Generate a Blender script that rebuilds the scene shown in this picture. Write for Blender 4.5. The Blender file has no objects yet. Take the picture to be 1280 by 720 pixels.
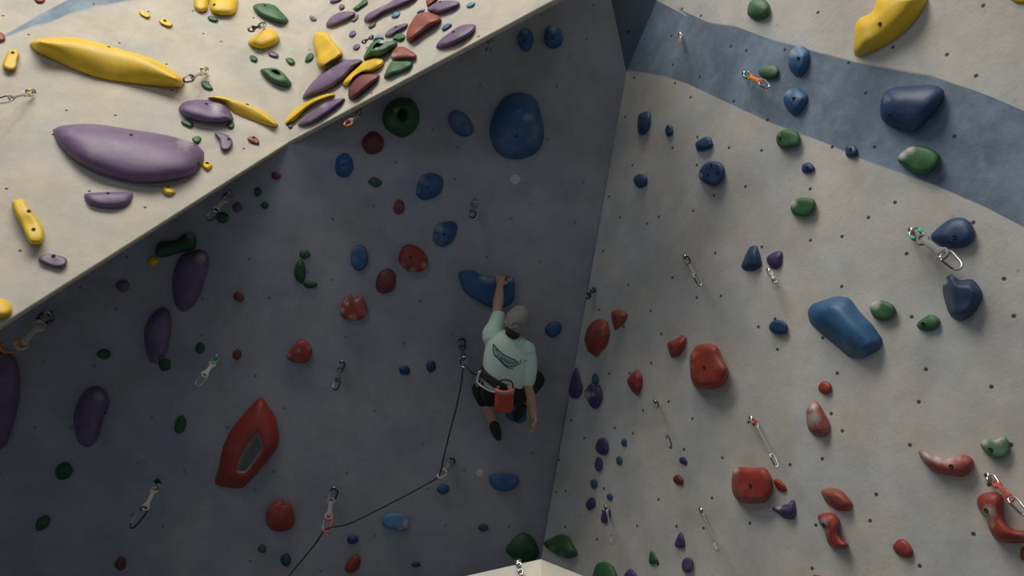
import bpy, bmesh, math, random
from mathutils import Vector, Matrix, noise
from mathutils.bvhtree import BVHTree
from mathutils.geometry import intersect_line_line
random.seed(7)
SC = bpy.context.scene
COL = SC.collection
# ---------------------------------------------------------------- camera
PITCH = math.radians(64.0)
F = 1000.0
CAM = Vector((0, 0, 1.6))
FWD = Vector((0, math.cos(PITCH), math.sin(PITCH)))
UP = Vector((0, -math.sin(PITCH), math.cos(PITCH)))
RT = Vector((1, 0, 0))
cd = bpy.data.cameras.new('camera'); cam = bpy.data.objects.new('camera', cd); COL.objects.link(cam)
cam.location = CAM; cam.rotation_euler = (PITCH + math.pi / 2, 0, 0)
cd.sensor_width = 36.0; cd.lens = F / 1280 * 36.0; cd.clip_end = 200
SC.camera = cam

def ray(u, v):
    return RT * ((u - 640) / F) + UP * ((360 - v) / F) + FWD
def at(u, v, t):
    return CAM + ray(u, v) * t
class Plane:
    def __init__(s, n, p):
        s.n = Vector(n).normalized(); s.p = Vector(p)
        if s.n.dot(CAM - s.p) < 0: s.n = -s.n
        z = Vector((0, 0, 1))
        s.v = (z - s.n * z.dot(s.n)).normalized()
        s.u = s.v.cross(s.n)
    def hit(s, u, v, h=0.0):
        d = ray(u, v)
        return CAM + d * ((s.n.dot(s.p - CAM) + h) / s.n.dot(d))
    def depth(s, u, v):
        d = ray(u, v); return s.n.dot(s.p - CAM) / s.n.dot(d)
    def uv(s, x):
        return ((x - s.p).dot(s.u), (x - s.p).dot(s.v))
def plane3(a, b, c):
    return Plane((b - a).cross(c - a), a)
def px(line):
    return [tuple(float(q) for q in w.split(',')) for w in line.split()]

# the three big climbing faces meet in a corner that leans out as it rises
K = 0.76
cA = at(670, 700, 9.05 * K); cB = at(783, 90, 8.95 * K)
ab = cB - cA
def normal_with(nx, a):          # normal (nx,-a,-b) lying square to the corner line
    b = (nx * ab.x - a * ab.y) / ab.z
    return Vector((nx, -a, -b))
PD = Plane(normal_with(.2, .45), cA)            # dark overhang
PR = Plane(normal_with(-.8, .37), cA)           # grey face with the blue stripe
p1 = PD.hit(360, 177)
PL1 = Plane((.25, -.9, -.36), p1)               # bright face above the lip
PL2 = Plane((-.5, -.78, -.36), p1)              # bright flank past the fold

# ---------------------------------------------------------------- materials
MATS = {}
def newmat(name):
    m = bpy.data.materials.new(name); m.use_nodes = True
    nt = m.node_tree; nt.nodes.clear()
    o = nt.nodes.new('ShaderNodeOutputMaterial'); b = nt.nodes.new('ShaderNodeBsdfPrincipled')
    nt.links.new(b.outputs[0], o.inputs[0])
    return m, nt, b
def node(nt, typ, **kw):
    n = nt.nodes.new(typ)
    for k, v in kw.items():
        if hasattr(n, k): setattr(n, k, v)
    return n
def link(nt, a, b): nt.links.new(a, b)
def mixc(nt, fac, a, b, blend='MIX'):
    n = nt.nodes.new('ShaderNodeMix'); n.data_type = 'RGBA'; n.blend_type = blend
    for i, s in ((0, fac), (6, a), (7, b)):
        if hasattr(s, 'links'): nt.links.new(s, n.inputs[i])
        else: n.inputs[i].default_value = s if i == 0 else (*s, 1)
    return n.outputs[2]
def ramp(nt, src, stops):
    n = nt.nodes.new('ShaderNodeValToRGB'); e = n.color_ramp.elements
    while len(e) < len(stops): e.new(0.5)
    for k, (p, c) in enumerate(stops):
        e[k].position = p; e[k].color = (c, c, c, 1) if not isinstance(c, tuple) else (*c, 1)
    nt.links.new(src, n.inputs[0]); return n.outputs[0]
def math_(nt, op, a, b=None, c=None):
    n = nt.nodes.new('ShaderNodeMath'); n.operation = op
    for i, s in enumerate((a, b, c)):
        if s is None: continue
        if hasattr(s, 'links'): nt.links.new(s, n.inputs[i])
        else: n.inputs[i].default_value = s
    return n.outputs[0]
def noise_(nt, vec, scale, detail=4, rough=.55):
    n = nt.nodes.new('ShaderNodeTexNoise'); n.inputs['Scale'].default_value = scale
    n.inputs['Detail'].default_value = detail; n.inputs['Roughness'].default_value = rough
    if vec is not None: nt.links.new(vec, n.inputs['Vector'])
    return n.outputs[0]

def hold_mat(name, col, chalk=.25, rough=.55, chalk_highlight_col=(.62, .6, .58), bump=.25):
    m, nt, b = newmat(name)
    geo = nt.nodes.new('ShaderNodeNewGeometry'); p = geo.outputs['Position']
    n1 = noise_(nt, p, 5, 5); n2 = noise_(nt, p, 60, 3)
    c = mixc(nt, ramp(nt, n1, [(.3, 0.0), (.7, 1.0)]), tuple(x * .82 for x in col), tuple(min(1, x * 1.12) for x in col))
    cm = math_(nt, 'MULTIPLY', ramp(nt, noise_(nt, p, 3.3, 6, .65), [(.52, 0.0), (.78, 1.0)]), chalk)
    c = mixc(nt, cm, c, chalk_highlight_col)
    at_ = nt.nodes.new('ShaderNodeAttribute'); at_.attribute_name = 'chalk'  # pale patches: chalk, and on some holds a painted highlight
    cw = ramp(nt, math_(nt, 'ADD', at_.outputs['Fac'], math_(nt, 'MULTIPLY', math_(nt, 'SUBTRACT', noise_(nt, p, 22, 5, .65), .5), .55)), [(.22, 0.0), (.8, .8)])
    cw = math_(nt, 'MULTIPLY', cw, math_(nt, 'MINIMUM', math_(nt, 'MULTIPLY', at_.outputs['Fac'], 5.0), 1.0))
    c = mixc(nt, cw, c, chalk_highlight_col)
    link(nt, c, b.inputs['Base Color'])
    b.inputs['Roughness'].default_value = rough
    bp = nt.nodes.new('ShaderNodeBump'); bp.inputs['Strength'].default_value = bump; bp.inputs['Distance'].default_value = .004
    link(nt, n2, bp.inputs['Height']); link(nt, bp.outputs[0], b.inputs['Normal'])
    MATS[name] = m; return m
def plain(name, col, rough=.5, metal=0.0, var=.12, scale=40):
    m, nt, b = newmat(name)
    geo = nt.nodes.new('ShaderNodeNewGeometry')
    n = noise_(nt, geo.outputs['Position'], scale, 3)
    c = mixc(nt, n, tuple(x * (1 - var) for x in col), tuple(min(1, x * (1 + var)) for x in col))
    link(nt, c, b.inputs['Base Color']); b.inputs['Roughness'].default_value = rough; b.inputs['Metallic'].default_value = metal
    MATS[name] = m; return m
hold_mat('yellow', (.80, .52, .018), .12, .5)
hold_mat('purple', (.158, .102, .20), .22, .5)
hold_mat('violet', (.075, .048, .15), .18, .5)
hold_mat('green_shaded', (.022, .085, .034), .15, .55)  # copy of green, darkened in colour for the shaded overhang
hold_mat('green', (.035, .13, .048), .2, .55)
hold_mat('paleg', (.12, .24, .15), .45, .6)
hold_mat('olive', (.09, .11, .06), .2, .6)
hold_mat('grey', (.16, .17, .16), .3, .6)
hold_mat('blue', (.03, .115, .255), .22, .5)
hold_mat('navy', (.02, .055, .14), .16, .5)
hold_mat('sky', (.12, .27, .46), .3, .55)
hold_mat('red', (.33, .045, .03), .2, .5)
hold_mat('brick', (.30, .065, .045), .2, .55)
hold_mat('pink', (.36, .08, .065), .35, .55)
hold_mat('maroon', (.17, .035, .04), .2, .55)
hold_mat('teal', (.03, .15, .16), .2, .55)
hold_mat('worn', (.34, .31, .31), .5, .6)
plain('steel', (.62, .62, .60), .3, .9)
plain('dark_metal', (.03, .03, .035), .4, .6)
plain('bolt', (.03, .03, .03), .5, .3)
plain('sling_white', (.62, .58, .52), .85)
plain('sling_grey', (.25, .25, .26), .85)
plain('sling_dark', (.06, .06, .065), .85)
plain('sling_orange', (.75, .22, .05), .8)
plain('sling_red', (.5, .08, .06), .8)
plain('sling_yellow', (.75, .70, .22), .8)
plain('tape_green', (.10, .50, .30), .7)
plain('plum_metal', (.22, .10, .16), .35, .6)
plain('rope', (.035, .03, .035), .9, 0, .3, 120)
plain('white_paint', (.62, .62, .62), .6)
plain('skin', (.58, .36, .255), .6)
plain('shirt', (.62, .79, .69), .9, 0, .06, 12)
plain('print_ink', (.06, .07, .10), .9)
plain('print_fill', (.36, .43, .43), .9)
plain('trousers', (.012, .012, .015), .9)
plain('harness', (.012, .012, .015), .8)
plain('harness_trim', (.45, .45, .42), .8)
plain('cap', (.30, .28, .245), .9)
plain('hair', (.035, .022, .015), .8)
plain('chalk_bag', (.50, .075, .035), .85)
plain('bag_rim', (.52, .22, .18), .85)
plain('shoe', (.02, .018, .018), .6)

# ---------------------------------------------------------------- object helpers
def link_mesh(name, me, mat=None, parent=None, smooth=True):
    o = bpy.data.objects.new(name, me); COL.objects.link(o)
    if mat is not None:
        for m in (mat if isinstance(mat, (list, tuple)) else [mat]): me.materials.append(MATS[m] if isinstance(m, str) else m)
    if smooth:
        for p in me.polygons: p.use_smooth = True
    if parent is not None: o.parent = parent
    return o
def obj(name, bm, mat=None, parent=None, smooth=True):
    me = bpy.data.meshes.new(name); bm.normal_update(); bm.to_mesh(me); bm.free()
    return link_mesh(name, me, mat, parent, smooth)
def tag(o, label, cat, group=None):
    o['label'] = label; o['category'] = cat
    if group: o['group'] = group
    return o
def empty(name, loc):
    o = bpy.data.objects.new(name, None); COL.objects.link(o); o.location = loc
    o.empty_display_size = .05
    return o
def adopt(o, root):          # o is modelled in world coordinates; keep it there below root
    o.parent = root; o.matrix_parent_inverse = Matrix.Translation(root.location).inverted()
    return o
def base_origin(o, origin):  # move the mesh origin without moving the mesh
    o.data.transform(Matrix.Translation(-origin)); o.location = origin

def catmull(pts, n, closed=True):
    m = len(pts); out = []
    seg = m if closed else m - 1
    for i in range(seg):
        p0, p1, p2, p3 = [Vector(pts[(i + k) % m]) if closed else Vector(pts[min(max(i + k, 0), m - 1)]) for k in (-1, 0, 1, 2)]
        for j in range(n):
            t = j / n
            out.append(.5 * ((2 * p1) + (p2 - p0) * t + (2 * p0 - 5 * p1 + 4 * p2 - p3) * t * t + (3 * p1 - p0 - 3 * p2 + p3) * t ** 3))
    if not closed: out.append(Vector(pts[-1]))
    return out
def resample(pts, n, closed=True):
    q = list(pts) + ([pts[0]] if closed else [])
    L = [0]
    for a, b in zip(q, q[1:]): L.append(L[-1] + (b - a).length)
    out = []; k = 0
    for i in range(n):
        s = L[-1] * i / (n if closed else n - 1)
        while k < len(L) - 2 and L[k + 1] < s: k += 1
        d = L[k + 1] - L[k]
        out.append(q[k].lerp(q[k + 1], (s - L[k]) / d if d > 1e-9 else 0))
    return out
def tube(bm, pts, r, seg=8, closed=False, caps=True):
    pts = [Vector(p) for p in pts]; n = len(pts)
    rr = r if isinstance(r, (list, tuple)) else [r] * n
    rings = []; up = None
    for i in range(n):
        if closed: t = pts[(i + 1) % n] - pts[i - 1]
        else: t = pts[min(i + 1, n - 1)] - pts[max(i - 1, 0)]
        t.normalize()
        if up is None:
            up = t.orthogonal().normalized()
        up = (up - t * up.dot(t)).normalized(); w = t.cross(up)
        rings.append([bm.verts.new(pts[i] + (up * math.cos(a) + w * math.sin(a)) * rr[i]) for a in [2 * math.pi * k / seg for k in range(seg)]])
    for i in range(n if closed else n - 1):
        a, b = rings[i], rings[(i + 1) % n]
        off = 0
        if closed and i == n - 1:
            off = min(range(seg), key=lambda k: (b[k].co - a[0].co).length)
        for k in range(seg):
            bm.faces.new((a[k], a[(k + 1) % seg], b[(k + 1 + off) % seg], b[(k + off) % seg]))
    if not closed and caps:
        bm.faces.new(rings[0][::-1]); bm.faces.new(rings[-1])
def disc_bolt(bm, c, n, r):       # a hex-socket bolt head: low cylinder with a sunk six-sided socket
    n = n.normalized(); a = n.orthogonal().normalized(); b = n.cross(a)
    def ring(rad, h, k): return [bm.verts.new(c + n * h + (a * math.cos(2 * math.pi * i / k) + b * math.sin(2 * math.pi * i / k)) * rad) for i in range(k)]
    rs = [ring(r, -.01, 12), ring(r, .004, 12), ring(r * .9, .006, 12), ring(r * .6, .006, 12), ring(r * .55, -.004, 12)]
    for p, q in zip(rs, rs[1:]):
        for k in range(12): bm.faces.new((p[k], p[(k + 1) % 12], q[(k + 1) % 12], q[k]))
    bm.faces.new(rs[-1]); bm.faces.new(rs[0][::-1])

# ---------------------------------------------------------------- climbing holds
PROFILE = {
    'dome': [(0, 0), (.05, .3), (.14, .52), (.28, .72), (.46, .87), (.66, .96), (.9, 1)],
    'flat': [(0, 0), (.04, .5), (.1, .78), (.2, .92), (.4, .98), (.66, 1), (.9, 1)],
    'slab': [(0, 0), (.03, .12), (.25, .5), (.5, .82), (.62, .93), (.76, .98), (.9, 1)],
    'ridge': [(0, 0), (.05, .16), (.25, .42), (.5, .7), (.75, .92), (.88, .98), (.96, 1)],
    'crater': [(0, 0), (.06, .4), (.2, .7), (.42, .92), (.58, 1), (.68, .95), (.76, .7), (.86, .35), (.95, .25)],
}
def E(cx, cy, rx, ry, rot=0, k=10, jag=.12):
    r = random.Random(int(cx * 31 + cy * 17)); a0 = math.radians(rot); out = []
    for i in range(k):
        a = 2 * math.pi * i / k; s = 1 + r.uniform(-jag, jag)
        x, y = rx * s * math.cos(a), ry * s * math.sin(a)
        out.append((cx + x * math.cos(a0) - y * math.sin(a0), cy + x * math.sin(a0) + y * math.cos(a0)))
    return out
HOLDS = []; PLACED = {}
def inside(poly, p):
    c = False; j = poly[-1]
    for q in poly:
        if (q.y > p.y) != (j.y > p.y) and p.x < (j.x - q.x) * (p.y - q.y) / (j.y - q.y) + q.x: c = not c
        j = q
    return c
def near(poly, p):
    best = None
    if len(poly) == 1: return poly[0]
    for a, b in zip(poly, poly[1:]):
        d = b - a; t = max(0, min(1, (p - a).dot(d) / max(d.length_squared, 1e-9)))
        q = a + d * t; l = (p - q).length
        if best is None or l < best[0]: best = (l, q)
    return best[1]
TODO = []
def hold(*a, **k): TODO.append((a, k))
def build_holds():          # what stands in front is listed later; neighbours stop where it begins
    for a, k in reversed(TODO): hold_now(*a, **k)
def hold_now(pl, col, label, pts, prof='dome', k=.7, spine=None, bolt=None, inner=None, sharp=False, group=None, lump=.10, chalk=None, name='climbing_hold', cat='climbing hold'):
    if isinstance(pts, str): pts = px(pts)
    P = [Vector(p) for p in pts]
    area = abs(sum(a.x * b.y - a.y * b.x for a, b in zip(P, P[1:] + P[:1]))) / 2
    per = sum((a - b).length for a, b in zip(P, P[1:] + P[:1]))
    w = 2 * area / per
    n = 44 if area > 900 else 30 if area > 250 else 18
    if sharp:
        O = []
        for i in range(len(P)):       # polygon with slightly rounded corners
            a, b, c = P[i - 1], P[i], P[(i + 1) % len(P)]
            O += [b.lerp(a, .16), b * .88 + a * .06 + c * .06, b.lerp(c, .16)]
        O = resample(O, n)
    else:
        O = resample(catmull(P, 6), n)
    cen = sum(O, Vector((0, 0))) / len(O)
    for Q, qc, lo, hi in PLACED.setdefault(id(pl), []):
        for i, p in enumerate(O):
            if lo.x < p.x < hi.x and lo.y < p.y < hi.y and inside(Q, p):
                e = min((near([x, y], p) for x, y in zip(Q, Q[1:] + Q[:1])), key=lambda z: (z - p).length)
                O[i] = e
    G = [p + (p - cen).normalized() * 1.7 for p in O]
    PLACED[id(pl)].append((G, cen, Vector((min(p.x for p in G), min(p.y for p in G))), Vector((max(p.x for p in G), max(p.y for p in G)))))
    cen = sum(O, Vector((0, 0))) / len(O)
    if spine is None:                 # the long axis of the outline, drawn in at both ends
        sxx = sum((p.x - cen.x) ** 2 for p in O) / n; syy = sum((p.y - cen.y) ** 2 for p in O) / n; sxy = sum((p.x - cen.x) * (p.y - cen.y) for p in O) / n
        th = .5 * math.atan2(2 * sxy, sxx - syy); ax = Vector((math.cos(th), math.sin(th)))
        l1 = math.sqrt(max(0, sxx * ax.x ** 2 + 2 * sxy * ax.x * ax.y + syy * ax.y ** 2)) * 1.41
        l2 = math.sqrt(max(0, sxx + syy - l1 * l1 / 2)) * 1.41
        e = max(l1 - l2 * 1.1, 0) * .9
        S = [cen - ax * e, cen + ax * e] if e > 1 else [cen]
    else:
        S = [Vector(p) for p in (px(spine) if isinstance(spine, str) else spine)]
        if len(S) > 2: S = resample(catmull(S, 6, False), 14, False)
    T = [near(S, p) for p in O]
    if len(S) > 1:                    # ease the ridge so that the rings do not bunch
        for _ in range(2): T = [(T[i - 1] + T[i] * 2 + T[(i + 1) % n]) / 4 for i in range(n)]
    t0 = pl.depth(cen.x, cen.y); Hm = k * w * t0 / F
    bm = bmesh.new(); rings = []; sd = Vector((cen.x * .37, cen.y * .53, 3.1))
    # the foot of the hold sits in the wall
    prof_l = PROFILE[prof]
    prev = [bm.verts.new(pl.hit(p.x, p.y, .0015)) for p in O]; rings.append(prev); VP = list(O)
    for s, h in prof_l[0:]:
        ring = []
        for i, (p, q) in enumerate(zip(O, T)):
            r = p.lerp(q, s); hh = h * Hm; VP.append(r)
            if h > 0: hh *= 1 + lump * 2.2 * noise.noise(Vector((r.x / max(w, 3) * .7, r.y / max(w, 3) * .7, 0)) + sd)
            ring.append(bm.verts.new(pl.hit(r.x, r.y, hh + .003)))
        rings.append(ring)
    inner_faces = []
    for j in range(len(rings) - 1):
        a, b = rings[j], rings[j + 1]
        for i in range(n):
            f = bm.faces.new((a[i], a[(i + 1) % n], b[(i + 1) % n], b[i]))
            if inner and j > 0 and prof_l[j - 1][0] >= inner[0]: inner_faces.append(f)
    f = bm.faces.new(rings[-1]); inner_faces.append(f)
    bm.faces.new(rings[0][::-1])
    bmesh.ops.recalc_face_normals(bm, faces=bm.faces)
    pocket = None
    if inner:
        pocket = bmesh.new(); vm = {}
        for f in inner_faces:
            pocket.faces.new([vm.setdefault(v, None) or vm.__setitem__(v, pocket.verts.new(v.co)) or vm[v] for v in f.verts])
        bmesh.ops.triangulate(pocket, faces=[f for f in pocket.faces if len(f.verts) > 4])
        bmesh.ops.delete(bm, geom=inner_faces, context='FACES_ONLY')
    bmesh.ops.triangulate(bm, faces=[f for f in bm.faces if len(f.verts) > 4])
    tree = BVHTree.FromBMesh(bm)
    org = pl.hit(cen.x, cen.y)
    if chalk:
        wv = [max([max(0, 1 - (p - Vector((x, y))).length / rr) * am for x, y, rr, am in chalk]) for p in VP]  # patch weights, for chalk and for painted highlights alike
    o = obj(name, bm, col)
    if chalk:
        ca = o.data.attributes.new('chalk', 'FLOAT', 'POINT')
        for i, v in enumerate(wv): ca.data[i].value = v
    base_origin(o, org)
    if pocket is not None:
        bmesh.ops.translate(pocket, verts=pocket.verts, vec=-org)
        po = obj('pocket', pocket, inner[1], o)
        if inner[1] == 'worn': po['label'] = 'grey worn hollow'
    tag(o, label, cat, group)
    for b in (bolt or []):
        hit = tree.ray_cast(CAM, ray(*b).normalized())
        if hit[0] is None: continue
        nn = hit[1] if hit[1].dot(CAM - hit[0]) > 0 else -hit[1]
        bb = bmesh.new(); disc_bolt(bb, hit[0] - org, (nn + pl.n).normalized(), max(.012, 1.9 * t0 / F))
        bo = obj('bolt', bb, 'bolt', o)
    HOLDS.append(o); return o
# ---------------------------------------------------------------- the setting
def wall_mat(name, col, stripes=(), pl=None, dark=.86, dots=2.4, dotr=.036, dots_k=.9, rough=.75, stripecol=(.16, .21, .27), specks=.35, chalk=.3):
    m, nt, b = newmat(name)
    uvn = nt.nodes.new('ShaderNodeUVMap'); uvn.uv_map = 'uv'; uv = uvn.outputs[0]
    n1 = noise_(nt, uv, .9, 6, .6); n2 = noise_(nt, uv, 6, 6, .65); n3 = noise_(nt, uv, 45, 3)
    c = mixc(nt, ramp(nt, n1, [(.3, 0.0), (.72, 1.0)]), tuple(x * dark for x in col), col)
    c = mixc(nt, math_(nt, 'MULTIPLY', ramp(nt, n2, [(.35, 1.0), (.55, 0.0)]), .22), c, tuple(x * .62 for x in col))
    for (u0, u1, v0, v1, top, bot) in stripes:
        sx = nt.nodes.new('ShaderNodeSeparateXYZ'); link(nt, uv, sx.inputs[0])
        un = math_(nt, 'DIVIDE', math_(nt, 'SUBTRACT', sx.outputs[0], u0), u1 - u0)
        vn = math_(nt, 'DIVIDE', math_(nt, 'SUBTRACT', sx.outputs[1], v0), v1 - v0)
        vn = math_(nt, 'ADD', vn, math_(nt, 'MULTIPLY', math_(nt, 'SUBTRACT', n2, .5), .012))
        cur = []
        for pts in (top, bot):
            fc = nt.nodes.new('ShaderNodeFloatCurve'); cv = fc.mapping.curves[0]
            while len(cv.points) < len(pts): cv.points.new(.5, .5)
            for q, (x, y) in zip(cv.points, pts): q.location = (x, y); q.handle_type = 'VECTOR'
            fc.mapping.update(); link(nt, un, fc.inputs['Value']); cur.append(fc.outputs[0])
        def step(x):
            q = math_(nt, 'MULTIPLY_ADD', x, 60.0, .5)
            q.node.use_clamp = True
            return q
        inside = math_(nt, 'MULTIPLY', step(math_(nt, 'SUBTRACT', cur[0], vn)), step(math_(nt, 'SUBTRACT', vn, cur[1])))
        # worn, chalky paint
        sc = mixc(nt, ramp(nt, noise_(nt, uv, 2.1, 7, .7), [(.44, 0.0), (.7, .7)]), stripecol, tuple(min(.6, x * 2.0 + .02) for x in stripecol))
        c = mixc(nt, inside, c, sc)
    # chalk smudges
    hue = ramp(nt, noise_(nt, uv, 1.7, 3), [(.35, (.93, .98, 1.03)), (.65, (1.04, 1.0, .955))])
    c = mixc(nt, 1.0, c, hue, 'MULTIPLY')
    md = ramp(nt, noise_(nt, uv, 2.7, 5, .6), [(.3, .85), (.7, 1.10)])
    c = mixc(nt, 1.0, c, md, 'MULTIPLY')
    ch = ramp(nt, noise_(nt, uv, 3.2, 7, .72), [(.58, 0.0), (.76, chalk)])
    c = mixc(nt, ch, c, (.68, .66, .63))
    # bolt holes: sunk sockets spread over the panel
    vo = nt.nodes.new('ShaderNodeTexVoronoi'); vo.voronoi_dimensions = '2D'; vo.inputs['Scale'].default_value = dots; vo.inputs['Randomness'].default_value = .8
    link(nt, uv, vo.inputs['Vector'])
    d = ramp(nt, vo.outputs['Distance'], [(dotr * .7, 1.0), (dotr * 1.15, 0.0)])
    c = mixc(nt, math_(nt, 'MULTIPLY', d, dots_k), c, (.035, .03, .03))
    # scuffs and rubbed patches, scattered unevenly
    mp = nt.nodes.new('ShaderNodeMapping'); mp.inputs['Scale'].default_value = (1, 2.1, 1); mp.inputs['Rotation'].default_value = (0, 0, .5)
    link(nt, uv, mp.inputs[0])
    sc_ = ramp(nt, noise_(nt, mp.outputs[0], 17, 3, .55), [(.66, 0.0), (.74, specks * 1.5)])
    sc_ = math_(nt, 'MULTIPLY', sc_, ramp(nt, noise_(nt, uv, 2.3, 2), [(.42, 0.0), (.62, 1.0)]))
    c = mixc(nt, sc_, c, (.17, .15, .135))
    link(nt, c, b.inputs['Base Color']); b.inputs['Roughness'].default_value = rough
    b.inputs['Specular IOR Level'].default_value = .3
    bp = nt.nodes.new('ShaderNodeBump'); bp.inputs['Strength'].default_value = .35; bp.inputs['Distance'].default_value = .01
    hgt = math_(nt, 'ADD', n2, math_(nt, 'MULTIPLY', n3, .25)); hgt = math_(nt, 'SUBTRACT', hgt, math_(nt, 'MULTIPLY', d, 1.2))
    link(nt, hgt, bp.inputs['Height']); link(nt, bp.outputs[0], b.inputs['Normal'])
    MATS[name] = m; return m

def slab(name, pts, pl, mat, thick=.09, edge=None):
    """a panel with real thickness; pts are world points on plane pl, the front faces the room"""
    bm = bmesh.new()
    fr = [bm.verts.new(p) for p in pts]; bk = [bm.verts.new(p - pl.n * thick) for p in pts]
    f = bm.faces.new(fr); f.normal_update()
    if f.normal.dot(pl.n) < 0: f.normal_flip()
    bm.faces.new(bk[::-1])
    for i in range(len(pts)): bm.faces.new((fr[i], fr[(i + 1) % len(pts)], bk[(i + 1) % len(pts)], bk[i]))
    bmesh.ops.recalc_face_normals(bm, faces=bm.faces)
    uvl = bm.loops.layers.uv.new('uv')
    for f in bm.faces:
        for l in f.loops: l[uvl].uv = pl.uv(l.vert.co)
    o = obj(name, bm, mat, smooth=False); o['kind'] = 'structure'
    return o
def stripe(pl, top, bot, ur=None):
    T = [pl.uv(pl.hit(*p)) for p in px(top)]; B = [pl.uv(pl.hit(*p)) for p in px(bot)]
    T.sort(); B.sort()
    us = [p[0] for p in T + B]; vs = [p[1] for p in T + B]
    u0, u1, v0, v1 = min(us), max(us), min(vs) - .05, max(vs) + .05
    nz = lambda L: [((x - u0) / (u1 - u0), (y - v0) / (v1 - v0)) for x, y in L]
    T, B = nz(T), nz(B)
    ext = lambda L: ([(0.0, L[0][1])] if L[0][0] > .001 else []) + L + ([(1.0, L[-1][1])] if L[-1][0] < .999 else [])
    T = [(0.0, 1.0), (max(T[0][0] - .012, .001), 1.0)] + T if ur else ext(T)
    return (u0, u1, v0, v1, ext(T), ext(B))

st = stripe(PR, '846,10 862,22 885,28 920,33 960,48 1025,66 1075,79 1165,95 1230,117 1290,132 1420,170 1560,260',
            '760,78 783,88 830,95 860,105 900,124 930,138 960,152 1030,178 1080,200 1160,228 1230,258 1290,274 1420,320 1560,430', True)
st2 = stripe(PL1, '-120,100 -40,62 10,41 30,30 52,17 84,0 130,-25 300,-90', '-120,118 -40,72 8,46 40,33 60,29 85,18 120,8 165,0 210,-12 300,-40')
wall_mat('concrete_cream', (.60, .555, .475), [st2], PL1, .9, 2.2, .024, specks=.22, stripecol=(.20, .25, .32))
wall_mat('concrete_flank', (.60, .555, .475), [], PL2, .9, 1.8, .02, specks=.15)
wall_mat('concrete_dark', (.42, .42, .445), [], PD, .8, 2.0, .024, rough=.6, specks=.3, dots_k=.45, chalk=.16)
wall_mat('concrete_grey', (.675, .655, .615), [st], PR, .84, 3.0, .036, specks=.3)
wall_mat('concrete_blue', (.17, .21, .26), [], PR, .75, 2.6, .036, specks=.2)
wall_mat('lip_edge', (.60, .55, .44), [], PL1, .8, .2, .0)

apex = (676, 699)
def meet(p, q, r):      # the point three planes share
    m = Matrix((p.n, q.n, r.n)); return m.inverted() @ Vector((p.n.dot(p.p), q.n.dot(q.p), r.n.dot(r.p)))
cA2 = PR.hit(*apex)
# the overhang runs up behind the bright faces and stops where it would come through them
def under(u, pl, v0=700.0, v1=-600.0, gap=.16):
    for _ in range(60):
        m_ = (v0 + v1) / 2
        if PD.depth(u, m_) - pl.depth(u, m_) > gap: v0 = m_
        else: v1 = m_
    return PD.hit(u, v0)
apexD = PD.hit(*apex)
rimdir = (PD.hit(583, 720) - apexD).normalized()
cT = PD.hit(764, 0); cTT = PD.hit(748, -70)
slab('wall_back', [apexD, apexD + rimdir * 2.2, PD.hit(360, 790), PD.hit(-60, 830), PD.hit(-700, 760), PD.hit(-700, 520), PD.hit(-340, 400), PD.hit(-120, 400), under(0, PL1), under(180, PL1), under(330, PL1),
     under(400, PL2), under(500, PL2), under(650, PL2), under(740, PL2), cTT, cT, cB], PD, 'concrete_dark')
# a narrow panel fills the corner above the bend
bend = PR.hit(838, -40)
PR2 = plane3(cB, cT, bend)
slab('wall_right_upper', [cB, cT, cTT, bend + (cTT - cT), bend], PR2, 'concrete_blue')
# grey face
rimR = PR.hit(726, 720); rimRd = (rimR - cA2).normalized()
slab('wall_right', [cA2, cB, bend, PR.hit(1000, -120), PR.hit(1480, -60), PR.hit(1480, -60) + PR.u * 4.5, PR.hit(1480, 830) + PR.u * 4.5, PR.hit(1480, 830), PR.hit(1100, 850), PR.hit(900, 800), cA2 + rimRd * 1.6], PR, 'concrete_grey')
# bright faces above the lip; the lip is their lower edge
fold0 = PL1.hit(360, 177); 
fold_top = PL1.hit(400, -60)
foldd = PL1.n.cross(PL2.n).normalized()
if foldd.z < 0: foldd = -foldd
fold_top = fold0 + foldd * 6.5
EDGE = .045
slab('wall_left', [PL1.hit(-420, 671), fold0, fold_top, PL1.hit(-420, -60)] , PL1, 'concrete_cream', .03)
slab('wall_left_flank', [fold0, PL2.hit(690, 0), PL2.hit(790, -53), fold0 + foldd * 6.5 + (PL2.hit(690, 0) - fold0) * 1.05, fold_top], PL2, 'concrete_flank', .03)
# rounded edge strips that finish the lip
def lip(name, a, b, pl):
    bm = bmesh.new(); d = (b - a).normalized(); s = d.cross(pl.n)
    if s.dot(UP) > 0: s = -s           # away from the panel, in its plane
    prof = [(0, .001), (.005, 0), (.010, -.005), (.012, -.012), (.012, -.02), (.011, -.03), (0, -.03)]
    rows = [[bm.verts.new(p + s * x + pl.n * y) for x, y in prof] for p in (a, b)]
    k = len(prof)
    for i in range(k): bm.faces.new((rows[0][i], rows[0][(i + 1) % k], rows[1][(i + 1) % k], rows[1][i]))
    bm.faces.new(rows[0][::-1]); bm.faces.new(rows[1])
    bmesh.ops.recalc_face_normals(bm, faces=bm.faces)
    uvl = bm.loops.layers.uv.new('uv')
    for f in bm.faces:
        for l in f.loops: l[uvl].uv = pl.uv(l.vert.co)
    o = obj(name, bm, 'lip_edge', smooth=False); o['kind'] = 'structure'
lip('trim_1', PL1.hit(-420, 671), fold0, PL1)
lip('trim_2', fold0, PL2.hit(790, -53), PL2)
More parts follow.
